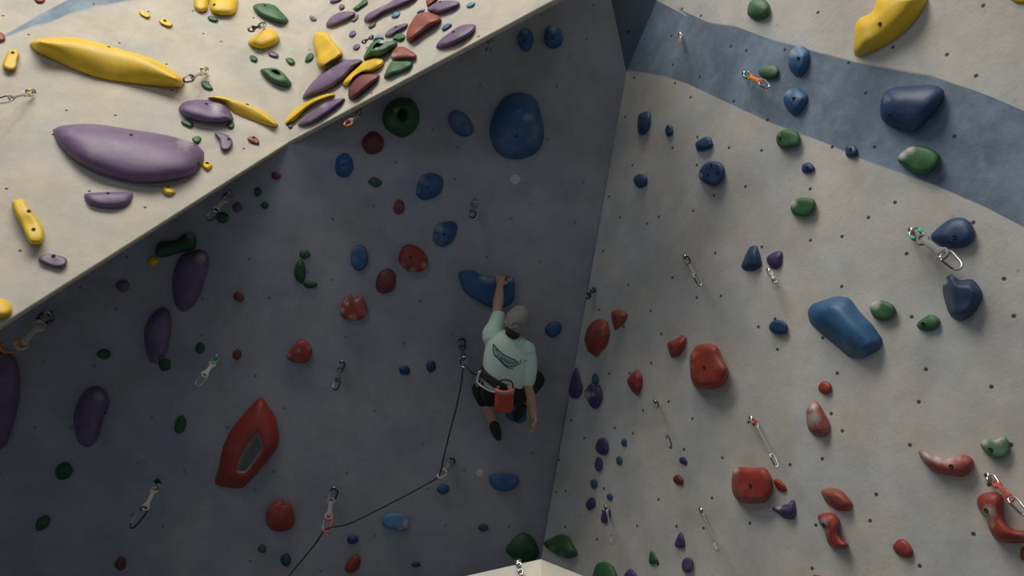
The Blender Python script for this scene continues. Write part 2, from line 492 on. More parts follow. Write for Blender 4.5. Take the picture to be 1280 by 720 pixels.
# lower walls under the corner, standing on the floor, coloured dark to cut bounced light
def drop(name, a, b, mat):
    pl = Plane((b - a).cross(Vector((0, 0, 1))), a)
    lo = lambda p: Vector((p.x, p.y, 0))
    slab(name, [a, b, lo(b), lo(a)], pl, mat, .1)
    return pl
wall_mat('concrete_white', (.72, .69, .62), [], None, .92, 2.0, .02, specks=.15)
drop('wall_lower_left', apexD, apexD + rimdir * 2.2, 'concrete_blue')
drop('wall_lower_right', cA2, cA2 + rimRd * 1.6, 'concrete_blue')
for nm, p, q in (('wall_lower_left_far', apexD + rimdir * 2.2, PD.hit(360, 790)), ('wall_lower_left_end', PD.hit(360, 790), PD.hit(-60, 830)), ('wall_lower_left_side', PD.hit(-60, 830), PD.hit(-700, 760))):
    drop(nm, p, q, 'concrete_blue')
for nm, p, q in (('wall_lower_right_far', cA2 + rimRd * 1.6, PR.hit(900, 800)), ('wall_lower_right_end', PR.hit(900, 800), PR.hit(1100, 850)), ('wall_lower_right_side', PR.hit(1100, 850), PR.hit(1480, 830)), ('wall_lower_right_front', PR.hit(1480, 830), PR.hit(1480, 830) + PR.u * 4.5)):
    drop(nm, p, q, 'concrete_blue')
# a pale prow, made up in front of the corner to catch the lamps; only its peak comes into the picture
peak = at(676, 699, 3.9)
PWL = Plane((-.25, -.97, 0), peak); PWR = Plane((.45, -.89, 0), peak)
wall_mat('concrete_white', (.70, .665, .58), [], None, .92, 2.0, .01, specks=.12, chalk=.15)
tl, tr = PWL.hit(440, 752), PWR.hit(880, 780)
bk = Vector((0, 1.3, -.35))
top = [tl, peak, tr, tr + bk, tl + bk]
bm = bmesh.new()
tv = [bm.verts.new(p) for p in top]; lv = [bm.verts.new((p.x, p.y, 0)) for p in top]
bm.faces.new((tv[0], tv[1], tv[4])); bm.faces.new((tv[1], tv[3], tv[4])); bm.faces.new((tv[1], tv[2], tv[3])); bm.faces.new(lv[::-1])
for i in range(5): bm.faces.new((tv[i], tv[(i + 1) % 5], lv[(i + 1) % 5], lv[i]))
bmesh.ops.recalc_face_normals(bm, faces=bm.faces)
uvl = bm.loops.layers.uv.new('uv')
for f in bm.faces:
    for l in f.loops: l[uvl].uv = PWL.uv(l.vert.co)
o = obj('wall_front', bm, 'concrete_white', smooth=False); o['kind'] = 'structure'
# floor of crash mats
m, nt, b = newmat('mat_floor')
geo = nt.nodes.new('ShaderNodeNewGeometry')
bt = nt.nodes.new('ShaderNodeTexBrick'); bt.offset = 0; bt.inputs['Scale'].default_value = .5; bt.inputs['Mortar Size'].default_value = .006
bt.inputs['Color1'].default_value = (.17, .21, .29, 1); bt.inputs['Color2'].default_value = (.15, .19, .27, 1); bt.inputs['Mortar'].default_value = (.06, .06, .07, 1)
link(nt, geo.outputs['Position'], bt.inputs['Vector']); link(nt, bt.outputs[0], b.inputs['Base Color']); b.inputs['Roughness'].default_value = .7
MATS['mat_floor'] = m
bm = bmesh.new(); bmesh.ops.create_grid(bm, x_segments=2, y_segments=2, size=16)
o = obj('floor', bm, 'mat_floor', smooth=False); o['kind'] = 'structure'; o.location = (0, -2, 0)

# ---------------------------------------------------------------- light of the hall and an added fill
def lamp(name, loc, to, size, power, col=(1, .95, .86)):
    l = bpy.data.lights.new(name, 'AREA'); l.shape = 'RECTANGLE'; l.size, l.size_y = size; l.energy = power; l.color = col
    o = bpy.data.objects.new(name, l); COL.objects.link(o); o.location = loc
    o.rotation_euler = (Vector(to) - Vector(loc)).to_track_quat('-Z', 'Y').to_euler(); return o
lamp('hall_and_fill_lamp', (-5.0, -8.5, 11.7), (0, 2, 7), (6, 5), 865)
lamp('hall_and_fill_lamp', (-.4, -9, 11.9), (-1, 2, 8), (7, 5), 755)
lamp('hall_and_fill_lamp', (-3.5, -5.5, 4.2), (1, 3, 8), (3, 2), 45, (.85, .92, 1))  # cool fill lamp with no source in the hall, added to lift dim faces
w = bpy.data.worlds.new('world'); SC.world = w; w.use_nodes = True
w.node_tree.nodes['Background'].inputs[0].default_value = (.85, .92, 1.0, 1); w.node_tree.nodes['Background'].inputs[1].default_value = .035
SC.view_settings.view_transform = 'Standard'; SC.view_settings.look = 'None'; SC.view_settings.gamma = 1; SC.view_settings.exposure = 0
SC.view_settings.use_curve_mapping = False
# ---------------------------------------------------------------- holds on the bright wall above the lip
gY, gP, gG = 'yellow holds on the bright wall', 'purple holds on the bright wall', 'green holds on the bright wall'
def h1(*a, **k): return hold(PL1, *a, **k)
h1('yellow', 'long yellow banana shaped hold, the largest yellow one on the bright wall', '37,55 45,49 85,46 110,50 150,61 190,73 215,87 228,98 231,107 215,109 170,105 125,98 90,86 65,74 45,64', 'ridge', k=.75, spine='52,52 90,53 135,60 185,76 218,97', bolt=[(136,59)], group=gY)
h1('yellow', 'small upright yellow hold near the tip of the long banana hold', '3,82 10,65 17,62 24,66 22,75 20,85 12,88', 'flat', k=.8, bolt=[(16,66)], group=gY)
h1('yellow', 'narrower of two yellow holds touching at the top edge', '242,5 245,-6 262,-6 261,10 252,15 244,11', 'dome', group=gY)
h1('yellow', 'wider of two yellow holds touching at the top edge', '262,10 268,-6 295,-6 296,12 288,19 270,18', 'dome', bolt=[(268,6)], group=gY)
h1('yellow', 'yellow foot chip higher of a pair above the banana hold', '174,13 180,14 188,19 184,22 176,18', 'flat', group=gY)
h1('yellow', 'yellow foot chip lower of a pair above the banana hold', '199,24 206,24 216,30 211,33 201,29', 'flat', bolt=[(206,26)], group=gY)
h1('green', 'tiny green foot chip under the touching yellow pair', E(266,23,7,3.6,18), group=gG)
h1('green', 'large green leaf shaped hold high on the bright wall', '316,8 325,4 342,6 352,15 361,26 352,29 335,24 322,17', 'dome', bolt=[(331,7)], group=gG)
h1('yellow', 'rounded yellow wedge hold below the large green leaf shaped hold', '310,53 322,42 334,36 343,38 350,48 343,56 330,61 320,60', 'dome', k=.9, spine='326,48 338,43', group=gY)
h1('purple', 'small purple chip just under the rounded yellow wedge', '335,66 341,64 348,68 347,72 338,70', group=gP)
h1('green', 'tiny green chip beside the small purple chip under the yellow wedge', E(317,73,5.4,3.4,30), group=gG)
h1('green', 'small green leaf chip beside the green hold with a hollow', E(363,76,6.4,3.8,22), group=gG)
h1('green', 'green jug hold with a dark hollow near the inner fold', '325,88 335,85 347,86 358,95 365,106 355,108 338,101', 'crater', k=1.0, spine='345,88.5', inner=(.8,'bolt'), group=gG)
h1('green', 'pointed green chip between the banana hold tip and the purple oval', '251,103 258,101 264,107 266,112 255,110', group=gG)
h1('yellow', 'slim yellow crescent hold running behind the purple oval', '260,122 268,120 282,122 305,129 328,138 340,147 348,157 338,158 318,151 292,140 280,128', 'ridge', k=.9, spine='266,121 285,124 308,131 330,142 343,155', bolt=[(309,131)], group=gY, chalk=[(264,122,8,.6)])
h1('purple', 'purple oval hold with two green chips at its foot', '223,137 228,129 240,125 260,125 278,130 288,140 292,150 285,153 265,154 245,151 232,146', 'dome', k=.75, bolt=[(258,130)], group=gP, chalk=[(270,134,14,.7)])
h1('green', 'green chip at the outer end of the purple oval hold', '226,152 233,149 241,153 240,159 232,157', group=gG)
h1('green', 'green chip at the inner end of the purple oval hold', '282,156 291,152 293,158 288,161', group=gG)
h1('green', 'small green chip beside the small curled purple hold', '240,173 247,170 252,173 248,179 243,178', group=gG)
h1('purple', 'small curled purple hold with a pointed tip below the purple oval', '268,166 280,167 288,172 291,180 285,187 276,186 274,174', 'flat', spine='281,173 283,181', bolt=[(286,174)], group=gP)
h1('brick', 'small red chip beside the curled purple hold near the lip', '309,173 316,170 322,173 324,180 314,178', bolt=[(317,172)])
h1('purple', 'huge purple half moon volume, the largest hold on the bright wall', '66,162 85,156 120,155 165,162 205,168 240,178 254,188 255,200 246,215 225,224 190,229 160,227 125,217 95,202 75,183', 'dome', k=.5, spine='120,180 190,195', bolt=[(164,169),(248,205)], group=gP, chalk=[(232,178,20,.6)])
h1('purple', 'flat topped purple half disc below the huge purple volume', '105,245 112,241 160,240 166,246 160,255 145,260 125,259 110,254', 'dome', spine='122,246 150,246', bolt=[(135,242)], group=gP)
h1('yellow', 'small yellow nugget at the end of the huge purple volume', '252,206 258,201 266,207 261,213 255,211', 'slab', k=.9, bolt=[(259,204)], group=gY)
h1('yellow', 'small yellow nugget under the huge purple volume', '202,237 207,232 216,235 220,241 211,244 205,242', 'slab', k=.9, bolt=[(210,234)], group=gY)
h1('yellow', 'elongated yellow jug leaning upright low on the bright wall', '15,252 22,249 30,249 38,262 48,275 55,288 53,303 42,306 36,302 28,285 18,265', 'flat', k=1.0, spine='24,255 34,272 43,290', bolt=[(36,264),(42,287)], group=gY)
h1('purple', 'small purple oval below the elongated yellow jug', '48,324 55,318 68,318 83,323 82,331 72,334 58,330', 'flat', bolt=[(67,320)], group=gP)
h1('yellow', 'round yellow hold above the lip beside the chain link draw', '-6,374 5,374 14,381 15,390 8,397 -6,398 -12,386', 'dome', k=.9, group=gY)
h1('red', 'red hold sliver at the top edge beside the blue stripe', '42,-5 56,-5 55,2 46,3')
h1('pink', 'pinkish red hold tip beside the end of the blue stripe', '-8,40 3,41 7,49 0,52 -8,52')

# ---------------------------------------------------------------- holds on the bright flank past the fold
gF = 'holds on the bright flank'
def h2(*a, **k):
    k.setdefault('group', gF); return hold(PL2, *a, **k)
h2('purple', 'longest purple bean hold running out at the top edge of the flank', '455,26 457,19 465,14 485,4 500,-6 525,-6 510,3 490,12 478,16 468,24 460,27', 'dome', k=.8, spine='462,21 475,13 495,4')
h2('brick', 'red hold tucked behind a purple bean at the top edge', '534,8 534,-6 549,-6 542,3')
h2('sky', 'small light blue chip above the large brick red half moon', '521,16 525,12 531,11 528,16')
h2('sky', 'small light blue diamond chip under the longest purple bean', '489,21 493,15 500,15 498,20 492,22')
h2('blue', 'small blue chip between the half moon and the purple bean near the lip', '552,36 557,30 565,30 560,35 554,38')
h2('purple', 'purple bean hold nearest the upper end of the lip', '545,59 550,50 560,42 575,32 590,30 595,33 590,42 575,52 560,58', bolt=[(567,40)])
h2('sky', 'small light blue chip by itself near the top of the lip', '583,7 587,3 594,3 590,8 584,9')
h2('purple', 'narrow purple bean beside the large brick red half moon', '481,45 485,38 495,32 508,29 510,32 500,38 490,45', bolt=[(495,34)])
h2('green', 'green leaf hold touching the green jug', '491,51 494,43 503,42 507,46 500,51')
h2('purple', 'purple bean hold in front of the red one at the top edge', '534,12 540,6 552,1 570,1 575,5 565,11 550,17 540,18', bolt=[(550,2.5)])
h2('brick', 'large brick red half moon hold on the flank', '508,50 509,38 515,26 521,18 532,15 545,18 552,25 540,33 525,43 513,52', 'dome', k=.8)
h2('sky', 'light blue hold peeking over the green jug', '467,51 471,44 479,45 477,52 470,54')
h2('green', 'large green jug with a deep round hollow', '455,75 458,63 465,53 475,48 482,52 495,50 496,56 487,64 475,71', 'crater', k=1.0, spine='471,56', inner=(.8,'bolt'), chalk=[(478,52,6,.9),(470,60,6,.6)])
h2('green', 'pale green wedge hold under the red hump close to the lip', '480,97 484,85 490,76 500,74 515,77 514,83 505,89 490,94')
h2('brick', 'red hump hold sitting over a pale green wedge', '489,73 492,62 500,58 508,60 520,68 519,73 505,74', 'dome', k=.9, chalk=[(492,70,7,.9)])
h2('purple', 'big purple bean behind the yellow tongue', '378,123 383,112 395,98 410,85 425,76 440,74 454,76 444,87 428,100 414,110 400,116 388,120', 'dome', k=.6, bolt=[(408,87)], chalk=[(412,90,12,.4)])
h2('yellow', 'yellow tongue hold in front of the big purple bean', '428,107 432,98 445,85 458,75 470,72 480,74 478,82 465,90 450,97 440,105', 'dome')
h2('maroon', 'dark red half moon overlapping the yellow tongue', '436,123 436,110 444,98 452,92 465,92 475,94 468,103 455,114 443,124', 'dome')
h2('purple', 'purple bean lying along the lip under the slim yellow arch', '372,156 377,150 388,141 400,132 414,125.5 431,122.5 423,131 408,143 392,153 379,157', bolt=[(396,134)], chalk=[(405,130,12,.5)])
h2('yellow', 'slim curved yellow hold arching over a purple bean at the fold', '353,157 354,149 362,141 376,131 391,123 408,117 421,118 411,122 396,128 383,137 371,149 360,157', 'ridge', k=.9, spine='357,153 375,138 393,126 413,119')
h2('green', 'tiny green chip where the two slim yellow holds meet', E(361,157,5,3.4,10), bolt=[(360,156)])
h2('yellow', 'yellow saddle shaped hold near the fold with a chip at its side', '391,50 394,42 402,40 410,42 416,51 428,65 424,71 414,77 403,84 396,80 396,71 393,62', 'flat', k=.8, spine='401,48 409,60 411,72')
h2('green', 'dark green chip against the yellow saddle shaped hold', '381,77 383,70 388,66 392,68 390,74 385,77')
h2('grey', 'faint grey chip in the shade of the fold', '384,19 390,19 396,24 392,26 386,23')
h2('purple', 'tiny purple leaf, higher of two near the fold', '436,45 438,40 443,38 445,42 440,46')
h2('purple', 'tiny purple leaf, lower of two near the fold', '441,61 443,56 449,55 450,58 446,62')
h2('olive', 'small olive chip under the longest purple bean', '460,34 464,29 470,28 468,32 463,35')
h2('purple', 'purple bean with a grey green chip at its end', '408,33 410,25 420,17 435,14 444,16 442,20 435,24 420,31')
h2('grey', 'grey green chip at the end of a purple bean', '438,25 444,21 448,17 447,23 442,27')
h2('grey', 'round grey chip above the purple bean with the grey green chip', E(427,8.5,4,3.2,-30))
h2('purple', 'dark purple sliver at the top edge of the flank', '412,3 418,-5 430,-5 422,2')
h2('green', 'green leaf hold with a drawn out tip at the top edge', '441,11 448,5 456,-2 460,3 452,9 445,13')

# ---------------------------------------------------------------- holds on the dark overhang
gB, gR, gN, gV = 'blue holds on the dark overhang', 'red holds on the dark overhang', 'green holds on the dark overhang', 'purple holds on the dark overhang'
def h3(*a, **k): return hold(PD, *a, **k)
h3('green_shaded', 'round dark green dome hold with a central hollow on the overhang', '478,145 485,130 498,122 515,124 524,140 522,158 508,171 496,170 482,160', 'crater', k=.9, spine='503,142', inner=(.86,'bolt'), group=gN, chalk=[(495,138,8,.5),(500,128,6,.4)])
h3('maroon', 'dark red rounded hold under the green dome hold', '452,180 455,172 464,164 475,168 480,178 475,190 460,192', group=gR)
h3('maroon', 'tiny dark red hold below the lip near the fold', E(345,220,6,5), group=gR)
h3('blue', 'upright blue oval near the small dark green chip below the green dome', '419,207 422,196 432,191 440,198 441,212 433,222 421,218', 'slab', bolt=[(430,206)], group=gB)
h3('green_shaded', 'small dark green chip between two blue holds under the green dome', '460,228 467,221 478,228 470,234', group=gN)
h3('blue', 'boxy blue hold highest of the three stepping towards the climber', '520,242 524,225 532,217 545,217 554,224 551,241 540,248 528,250', 'slab', bolt=[(534,234)], group=gB, chalk=[(528,224,12,.5),(522,238,8,.5)])
h3('blue', 'boxy blue hold just above a red hold with a pale rim', '541,300 545,283 553,278 568,277 572,287 565,302 552,309', 'slab', bolt=[(555,293)], group=gB, chalk=[(548,284,12,.6),(543,296,8,.5)])
h3('blue', 'narrow upright blue hold beside two dark red holds', '438,325 440,311 450,306 458,312 459,330 450,339 441,334', 'flat', group=gB)
h3('red', 'red hold with a pale chalky lower rim', '498,324 503,310 513,305 527,312 535,325 530,338 515,340 503,333', 'flat', bolt=[(513,322)], group=gR, chalk=[(503,333,8,.7),(516,340,9,.8),(531,332,8,.7),(533,320,5,.4)])
h3('maroon', 'dark red hold between the narrow blue hold and the chalky rimmed red one', '470,352 476,339 488,336 495,345 492,362 480,367 471,363', 'dome', group=gR)
h3('maroon', 'dark maroon hold above the chalky rimmed red hold', '492,260 496,250 504,252 505,264 496,268', group=gR)
h3('blue', 'blue hold beside the biggest blue dome of the overhang', '560,150 566,138 578,140 588,150 592,165 582,171 568,165', group=gB)
h3('blue', 'biggest blue dome hold on the dark overhang', '612,160 618,140 630,122 645,116 665,120 676,140 680,170 672,190 650,199 628,196 615,180', 'dome', k=.6, spine='650,150', bolt=[(646,170)], group=gB, chalk=[(660,146,14,.5),(648,140,12,.35)])
h3('blue', 'slimmer of two blue ovals high on the overhang', '647,52 650,40 658,35 665,40 667,50 663,62 655,64', 'dome', k=.9, bolt=[(656,50)], group=gB, chalk=[(655,38,10,.7),(650,48,7,.5)])
h3('blue', 'rounder of two blue ovals high on the overhang', '680,45 684,35 692,32 701,38 704,48 700,58 690,61 682,56', 'dome', k=.9, bolt=[(691,48)], group=gB, chalk=[(691,35,11,.7),(682,44,7,.4)])
h3('blue', 'wide blue sloper gripped by the climber', '574,350 575,340 590,338 605,345 622,347 640,346 643,355 641,378 620,386 600,378 582,366', 'flat', k=.55, spine='592,352 612,358 628,360', group=gB, chalk=[(606,347,12,.8),(616,349,9,.7),(638,349,8,.7)])
h3('blue', 'blue round hold beside the climber towards the grey wall', '681,415 685,405 694,402 702,406 700,416 690,422', group=gB)
h3('red', 'red horned hold with a pale rim above a bare patch', '425,385 430,373 434,379 437,368 444,374 452,369 458,382 459,392 450,400 435,400 427,396', 'flat', spine='436,388 449,388', group=gR, chalk=[(427,388,7,.8),(434,379,7,.7),(446,376,6,.5),(441,399,12,.6),(457,392,6,.5)])
h3('red', 'red horned hold lower than the pale rimmed horned one', '358,445 365,434 375,425 385,428 390,438 388,447 382,454 365,452', 'flat', group=gR, chalk=[(361,444,7,.6),(373,438,7,.5),(386,434,7,.4)])
h3('maroon', 'tiny dark red chip between the tall green chip and the red horned hold', '291,441 297,436 302,441 298,450 292,448', group=gR)
h3('navy', 'lower of two dark blue chips beside the hanging rope', E(506,463,7,6), group=gB)
h3('navy', 'upper of two dark blue chips beside the hanging rope', E(539,458,6,7.5), group=gB)
h3('red', 'largest red volume of the overhang with a grey worn hollow', '325,495 333,503 345,522 349,545 347,560 338,572 325,588 312,602 303,611 285,610 267,606 273,585 278,560 285,543 300,522', 'crater', k=.6, spine='320,562 308,582', inner=(.6,'worn'), group=gR, sharp=True)
h3('purple', 'tall dark purple volume cut by the picture edge', '-25,440 8,440 22,455 25,490 20,520 12,545 5,558 -25,566', 'dome', k=.5, group=gV, chalk=[(6,448,20,.25)])
h3('purple', 'dark purple elongated volume with a shiny top low on the overhang', '92,520 96,505 103,492 112,484 125,484 135,495 137,505 130,520 125,540 118,555 108,559 96,550', 'dome', k=.75, bolt=[(131,516)], group=gV, chalk=[(124,494,13,.6),(133,515,10,.4)])  # pale patches paint the sheen of its top
h3('purple', 'dark purple elongated volume between two dark green chips', '180,420 184,402 195,388 208,385 214,400 212,425 205,448 195,455 185,448', 'dome', k=.75, group=gV)
h3('purple', 'dark purple elongated volume under the green sausage hold', '215,355 218,335 228,318 245,312 258,315 261,328 256,350 247,375 230,390 218,378', 'dome', k=.75, group=gV, chalk=[(252,322,14,.7),(256,338,9,.4)])  # sheen on its top painted in as pale patches
h3('green_shaded', 'bent green sausage hold just below the lip', '194,312 200,302 220,300 230,292 242,293 246,302 242,312 225,316 205,322 195,320', 'dome', k=.9, spine='203,311 222,307 238,300', group=gN, chalk=[(238,294,10,.7)])
h3('yellow', 'small yellow knob beside the green sausage hold', '184,326 190,319 198,325 195,332 187,331', k=.9)
h3('purple', 'small dark purple round knob below the yellow knob', E(153,357,9,8), group=gV)
h3('green_shaded', 'dark green chip hanging below the upper chain draw', E(278,272,8,7), group=gN)
h3('purple', 'small dark purple chip beside the upper chain draw', E(297,259,6.5,6), group=gV)
h3('green_shaded', 'tiny dark green chip below the fold, higher of two', E(322,240,5,6), group=gN)
h3('green_shaded', 'tiny dark green chip below the fold, lower of two', E(331,257,5,4.5), group=gN)
h3('green_shaded', 'dark green chip above the tall dark green hold', E(381,318,7,6), group=gN)
h3('green_shaded', 'tall dark green hold between lip and narrow blue hold', E(375,340,7,15), group=gN)
h3('green_shaded', 'flat dark green chip at the foot of the tall dark green hold', E(388,356,9,4.5), group=gN)
h3('maroon', 'dark maroon chip beside the tallest purple volume under the green sausage', E(299,371,7,6.5), group=gR)
h3('green_shaded', 'dark green chip between purple volumes and the chain link draw', E(130,443,9,6.5), group=gN)
h3('green_shaded', 'dark green chip above the green topped draw', E(250,435,6,7), group=gN)
h3('green_shaded', 'dark green chip under a dark purple elongated volume', E(206,456,8,8), group=gN)
h3('green_shaded', 'dark green upright chip beside the largest red volume', '218,535 222,522 230,520 233,530 228,541 220,541', group=gN)
h3('green_shaded', 'dark green chip under the shiny topped purple volume', '69,590 74,580 85,578 91,588 85,598 73,599', group=gN)
h3('green_shaded', 'lowest dark green chip of the overhang', '44,658 48,648 58,644 63,650 58,660 47,664', group=gN)
h3('maroon', 'dark red chip low down near the bottom edge', E(151,705,7,9), group=gR)
h3('red', 'dark red double lobed hold below the largest red volume', '332,642 338,632 350,624 356,631 362,629 368,645 365,660 350,665 335,658', 'flat', group=gR)
h3('red', 'slanted red hold under the rope at the bottom edge', '431,712 434,702 445,693 451,700 447,712 437,717', group=gR)
h3('navy', 'small dark blue chip above the slanted red hold', E(441,675,7,5.5), group=gB)
h3('navy', 'small dark blue chip beside the rope end', E(357,700,7,8), group=gB)
h3('olive', 'small dark chip under the double lobed red hold', E(328,686,5.5,5), group=gN)
h3('navy', 'small dark blue chip above the pale lower wall', E(604,660,6.5,5), group=gB)
h3('navy', 'flat dark blue chip at the bottom edge beside the pale lower wall', E(520,706,6,3.2), group=gB)
h3('sky', 'light blue block hold under the slack rope', '477,652 481,644 495,641 508,645 512,654 505,664 490,662 480,658', 'flat', group=gB, chalk=[(509,655,9,1),(500,662,8,.5)])  # pale patches paint a highlight on its lower side
h3('blue', 'small blue hold just below the rope carabiner', '546,610 552,605 560,607 562,613 556,618 548,616', group=gB)
h3('blue', 'wide blue foothold below the climber', '611,600 615,594 635,592 648,597 646,608 632,615 617,610', 'flat', group=gB)
h3('blue', 'blue foothold behind the chalk bag and feet of the climber', E(646,518,13,11), 'dome', k=.35, group=gB)
h3('green_shaded', 'dark green rounded dome over the pale lower wall', '632,688 636,680 645,670 655,666 666,672 674,688 671,698 660,705 648,703 638,695', 'dome', k=.55, bolt=[(658,690)], group=gN)
def disc(label, x, y, r):
    bm = bmesh.new(); c = PD.hit(x, y); a = PD.u; b = PD.v; R = r * PD.depth(x, y) / F
    prof = [(R, -.005), (R, .004), (R * .96, .007), (R * .3, .009), (0, .009)]
    rows = [[bm.verts.new(a * math.cos(2 * math.pi * i / 28) * q + b * math.sin(2 * math.pi * i / 28) * q + PD.n * h) for i in range(28)] for q, h in prof[:-1]]
    for p, q in zip(rows, rows[1:]):
        for k in range(28): bm.faces.new((p[k], p[(k + 1) % 28], q[(k + 1) % 28], q[k]))
    bm.faces.new(rows[-1]); bm.faces.new(rows[0][::-1])
    o = obj('marker_disc', bm, 'white_paint', smooth=False); o.location = c
    tag(o, label, 'marker', 'white discs on the dark overhang')
disc('white round disc under the biggest blue dome', 644, 224, 6.3)
disc('white round disc beside the wide blue foothold', 600, 591, 5)

# ---------------------------------------------------------------- holds on the grey wall with the blue stripe
kB, kR, kG, kV = 'blue holds on the grey wall', 'red holds on the grey wall', 'green holds on the grey wall', 'purple holds on the grey wall'
def h4(*a, **k): return hold(PR, *a, **k)
h4('navy', 'blue hold riddled with finger pockets', '873,220 876,210 886,202 900,203 906,212 904,225 893,233 880,228', 'flat', bolt=[(885,218),(897,215),(889,206)], group=kB, chalk=[(875,220,7,.7)])
h4('navy', 'round dark blue knob close to the corner', E(801,226,9,9), group=kB)
h4('navy', 'dark blue upright oval under the blue stripe near the corner', '797,150 800,142 812,140 813,155 806,168 798,166', group=kB)
h4('navy', 'small dark blue bump next to the upright oval under the stripe', E(836,163,5,8), group=kB)
h4('navy', 'dark blue hold just above the pocketed blue hold', E(880,180,12,8,-20), group=kB)
h4('green', 'green hold above the blue stripe beside the large yellow hold', '934,14 937,3 945,-2 958,1 963,12 957,22 945,25 936,20', group=kG)
h4('yellow', 'large yellow slab hold at the top of the grey wall', '1068,68 1068,45 1072,25 1090,15 1103,-6 1156,-6 1154,10 1140,30 1120,48 1100,60 1080,69', 'slab', k=.75, spine='1086,38 1104,24 1126,2', bolt=[(1100,30)], chalk=[(1080,66,16,.5)])
h4('yellow', 'yellow hold sliver in the top corner of the picture', '1262,-6 1292,-6 1292,2 1270,3')
h4('blue', 'blue tapered hold on the stripe, upper of two', '985,78 988,64 998,57 1010,62 1012,75 1007,90 998,96 988,88', 'slab', bolt=[(998,73)], group=kB, chalk=[(990,66,11,.7),(998,59,9,.5)])  # pale patches paint the highlight on its upper side
h4('green', 'small green hold beside the draw on the blue stripe', '948,90 955,82 968,81 974,88 970,97 955,98', group=kG)
h4('blue', 'blue tapered hold on the stripe, lower of two', '979,124 985,113 998,110 1010,120 1005,135 995,145 985,138', 'slab', bolt=[(992,123)], group=kB, chalk=[(984,116,10,.6)])  # pale patch puts the upper highlight into the colour
h4('green', 'green block at the lower border of the blue stripe', '970,173 975,164 988,162 999,168 999,180 985,186 974,183', 'flat', bolt=[(975,173)], group=kG, chalk=[(974,168,7,.4)])
h4('navy', 'big dark blue bulging hold on the blue stripe', '1100,140 1103,120 1115,110 1145,107 1170,107 1180,115 1175,132 1160,150 1142,165 1122,160 1105,152', 'dome', k=.8, spine='1120,130 1150,126', bolt=[(1111,143)], group=kB, chalk=[(1108,124,14,.4)])
h4('green', 'dark green hold with a pale edge on the blue stripe', '1122,200 1128,190 1142,182 1160,184 1175,195 1170,210 1155,218 1138,213', 'flat', group=kG, chalk=[(1127,193,12,1),(1136,186,12,1)])
h4('navy', 'small blue knob on the lower border of the stripe', E(1064,189,8,8), bolt=[(1063,187)], group=kB)
h4('navy', 'small blue knob below the stripe border', E(1010,210,8,7), bolt=[(1009,210)], group=kB)
h4('green', 'green block with a pale edge well below the stripe', '988,258 992,250 1005,247 1018,250 1018,262 1008,271 992,268', 'flat', group=kG, chalk=[(991,254,9,1)])
h4('navy', 'dark blue egg shaped hold beside the big carabiner', '1163,296 1172,285 1190,273 1208,274 1218,287 1217,300 1205,309 1185,310 1170,303', 'dome', bolt=[(1193,296)], group=kB)
h4('navy', 'dark blue heart shaped hold below the egg shaped one', '1178,360 1182,348 1190,343 1200,350 1215,349 1225,360 1228,370 1222,385 1212,397 1200,401 1188,394 1182,380', 'slab', k=.8, spine='1196,362 1212,366 1204,384', group=kB, chalk=[(1180,352,7,1.1),(1190,346,8,.4)])
h4('green', 'small green hold below the blue heart shaped hold', '1146,405 1155,397 1165,393 1175,400 1172,410 1160,414 1149,411', bolt=[(1154,405)], group=kG)
h4('green', 'green hold with a pale top beside the large flat blue volume', '1087,385 1093,377 1105,376 1118,383 1119,393 1108,401 1094,398', 'flat', group=kG, chalk=[(1093,380,12,1)])
h4('blue', 'large flat blue volume in the middle of the grey wall', '1009,388 1015,380 1030,375 1045,370 1062,372 1075,390 1090,405 1104,425 1100,437 1080,448 1062,447 1045,432 1025,416 1012,403', 'slab', k=.6, spine='1035,390 1078,430', group=kB, sharp=True)
h4('navy', 'small dark blue chip beside the large flat blue volume', '961,408 966,401 976,400 984,406 983,416 972,418 963,413', 'flat', group=kB)
h4('navy', 'dark blue triangular hold beside a purple one', '926,333 931,320 937,308 946,306 950,318 953,332 943,339 930,338', 'slab', group=kB, sharp=True)
h4('violet', 'purple pointed hold beside the dark blue triangle', '958,323 970,314 978,316 976,333 965,336', 'slab', group=kV)
h4('red', 'dark red flat hold near the corner', '730,425 733,412 740,402 750,398 760,402 763,418 758,433 750,440 746,447 735,440', 'slab', k=.7, group=kR, sharp=True)
h4('brick', 'small red shield hold touching the flat red one near the corner', '764,389 778,387 785,392 782,402 769,414 765,402', 'slab', k=.9, group=kR, sharp=True)
h4('red', 'red tooth shaped hold beside the large red block', '833,428 845,424 853,418 859,423 855,437 848,446 838,447', 'slab', k=.9, group=kR, sharp=True)
h4('red', 'small red pointed leaf hold below the flat red one', '783,476 790,466 797,461 803,468 803,482 797,496 788,487', 'slab', k=.9, group=kR, sharp=True)
h4('red', 'large red block hold at the centre of the grey wall', '862,455 863,442 870,432 885,429 898,433 899,443 910,460 911,466 903,484 885,487 868,484 863,472', 'flat', k=.85, spine='880,446 886,462', bolt=[(880,459)], group=kR, chalk=[(866,442,14,.45),(864,458,10,.35)], sharp=True)
h4('violet', 'dark purple teardrop hold beside the climber', '711,488 714,473 720,459 725,472 728,487 722,498 713,496', 'dome', group=kV)
h4('violet', 'purple teardrop hold with a pale band', '730,492 735,483 741,478 750,482 753,498 746,511 738,508 733,498', 'dome', group=kV, chalk=[(734,494,8,1),(741,493,6,.7)])
h4('teal', 'blue chip on top of the pale banded purple teardrop', E(744,474,4.5,7), group=kB)
h4('red', 'small round red knob above the pink oval', '1023,482 1030,476 1039,481 1039,490 1032,493 1024,489', group=kR)
h4('pink', 'pale pink chalked oval hold', '1008,515 1013,503 1021,502 1030,515 1038,532 1033,545 1020,545 1010,535', 'ridge', k=.9, spine='1017,512 1022,536', group=kR, chalk=[(1016,508,12,.9),(1017,522,14,1),(1014,530,12,.6)])
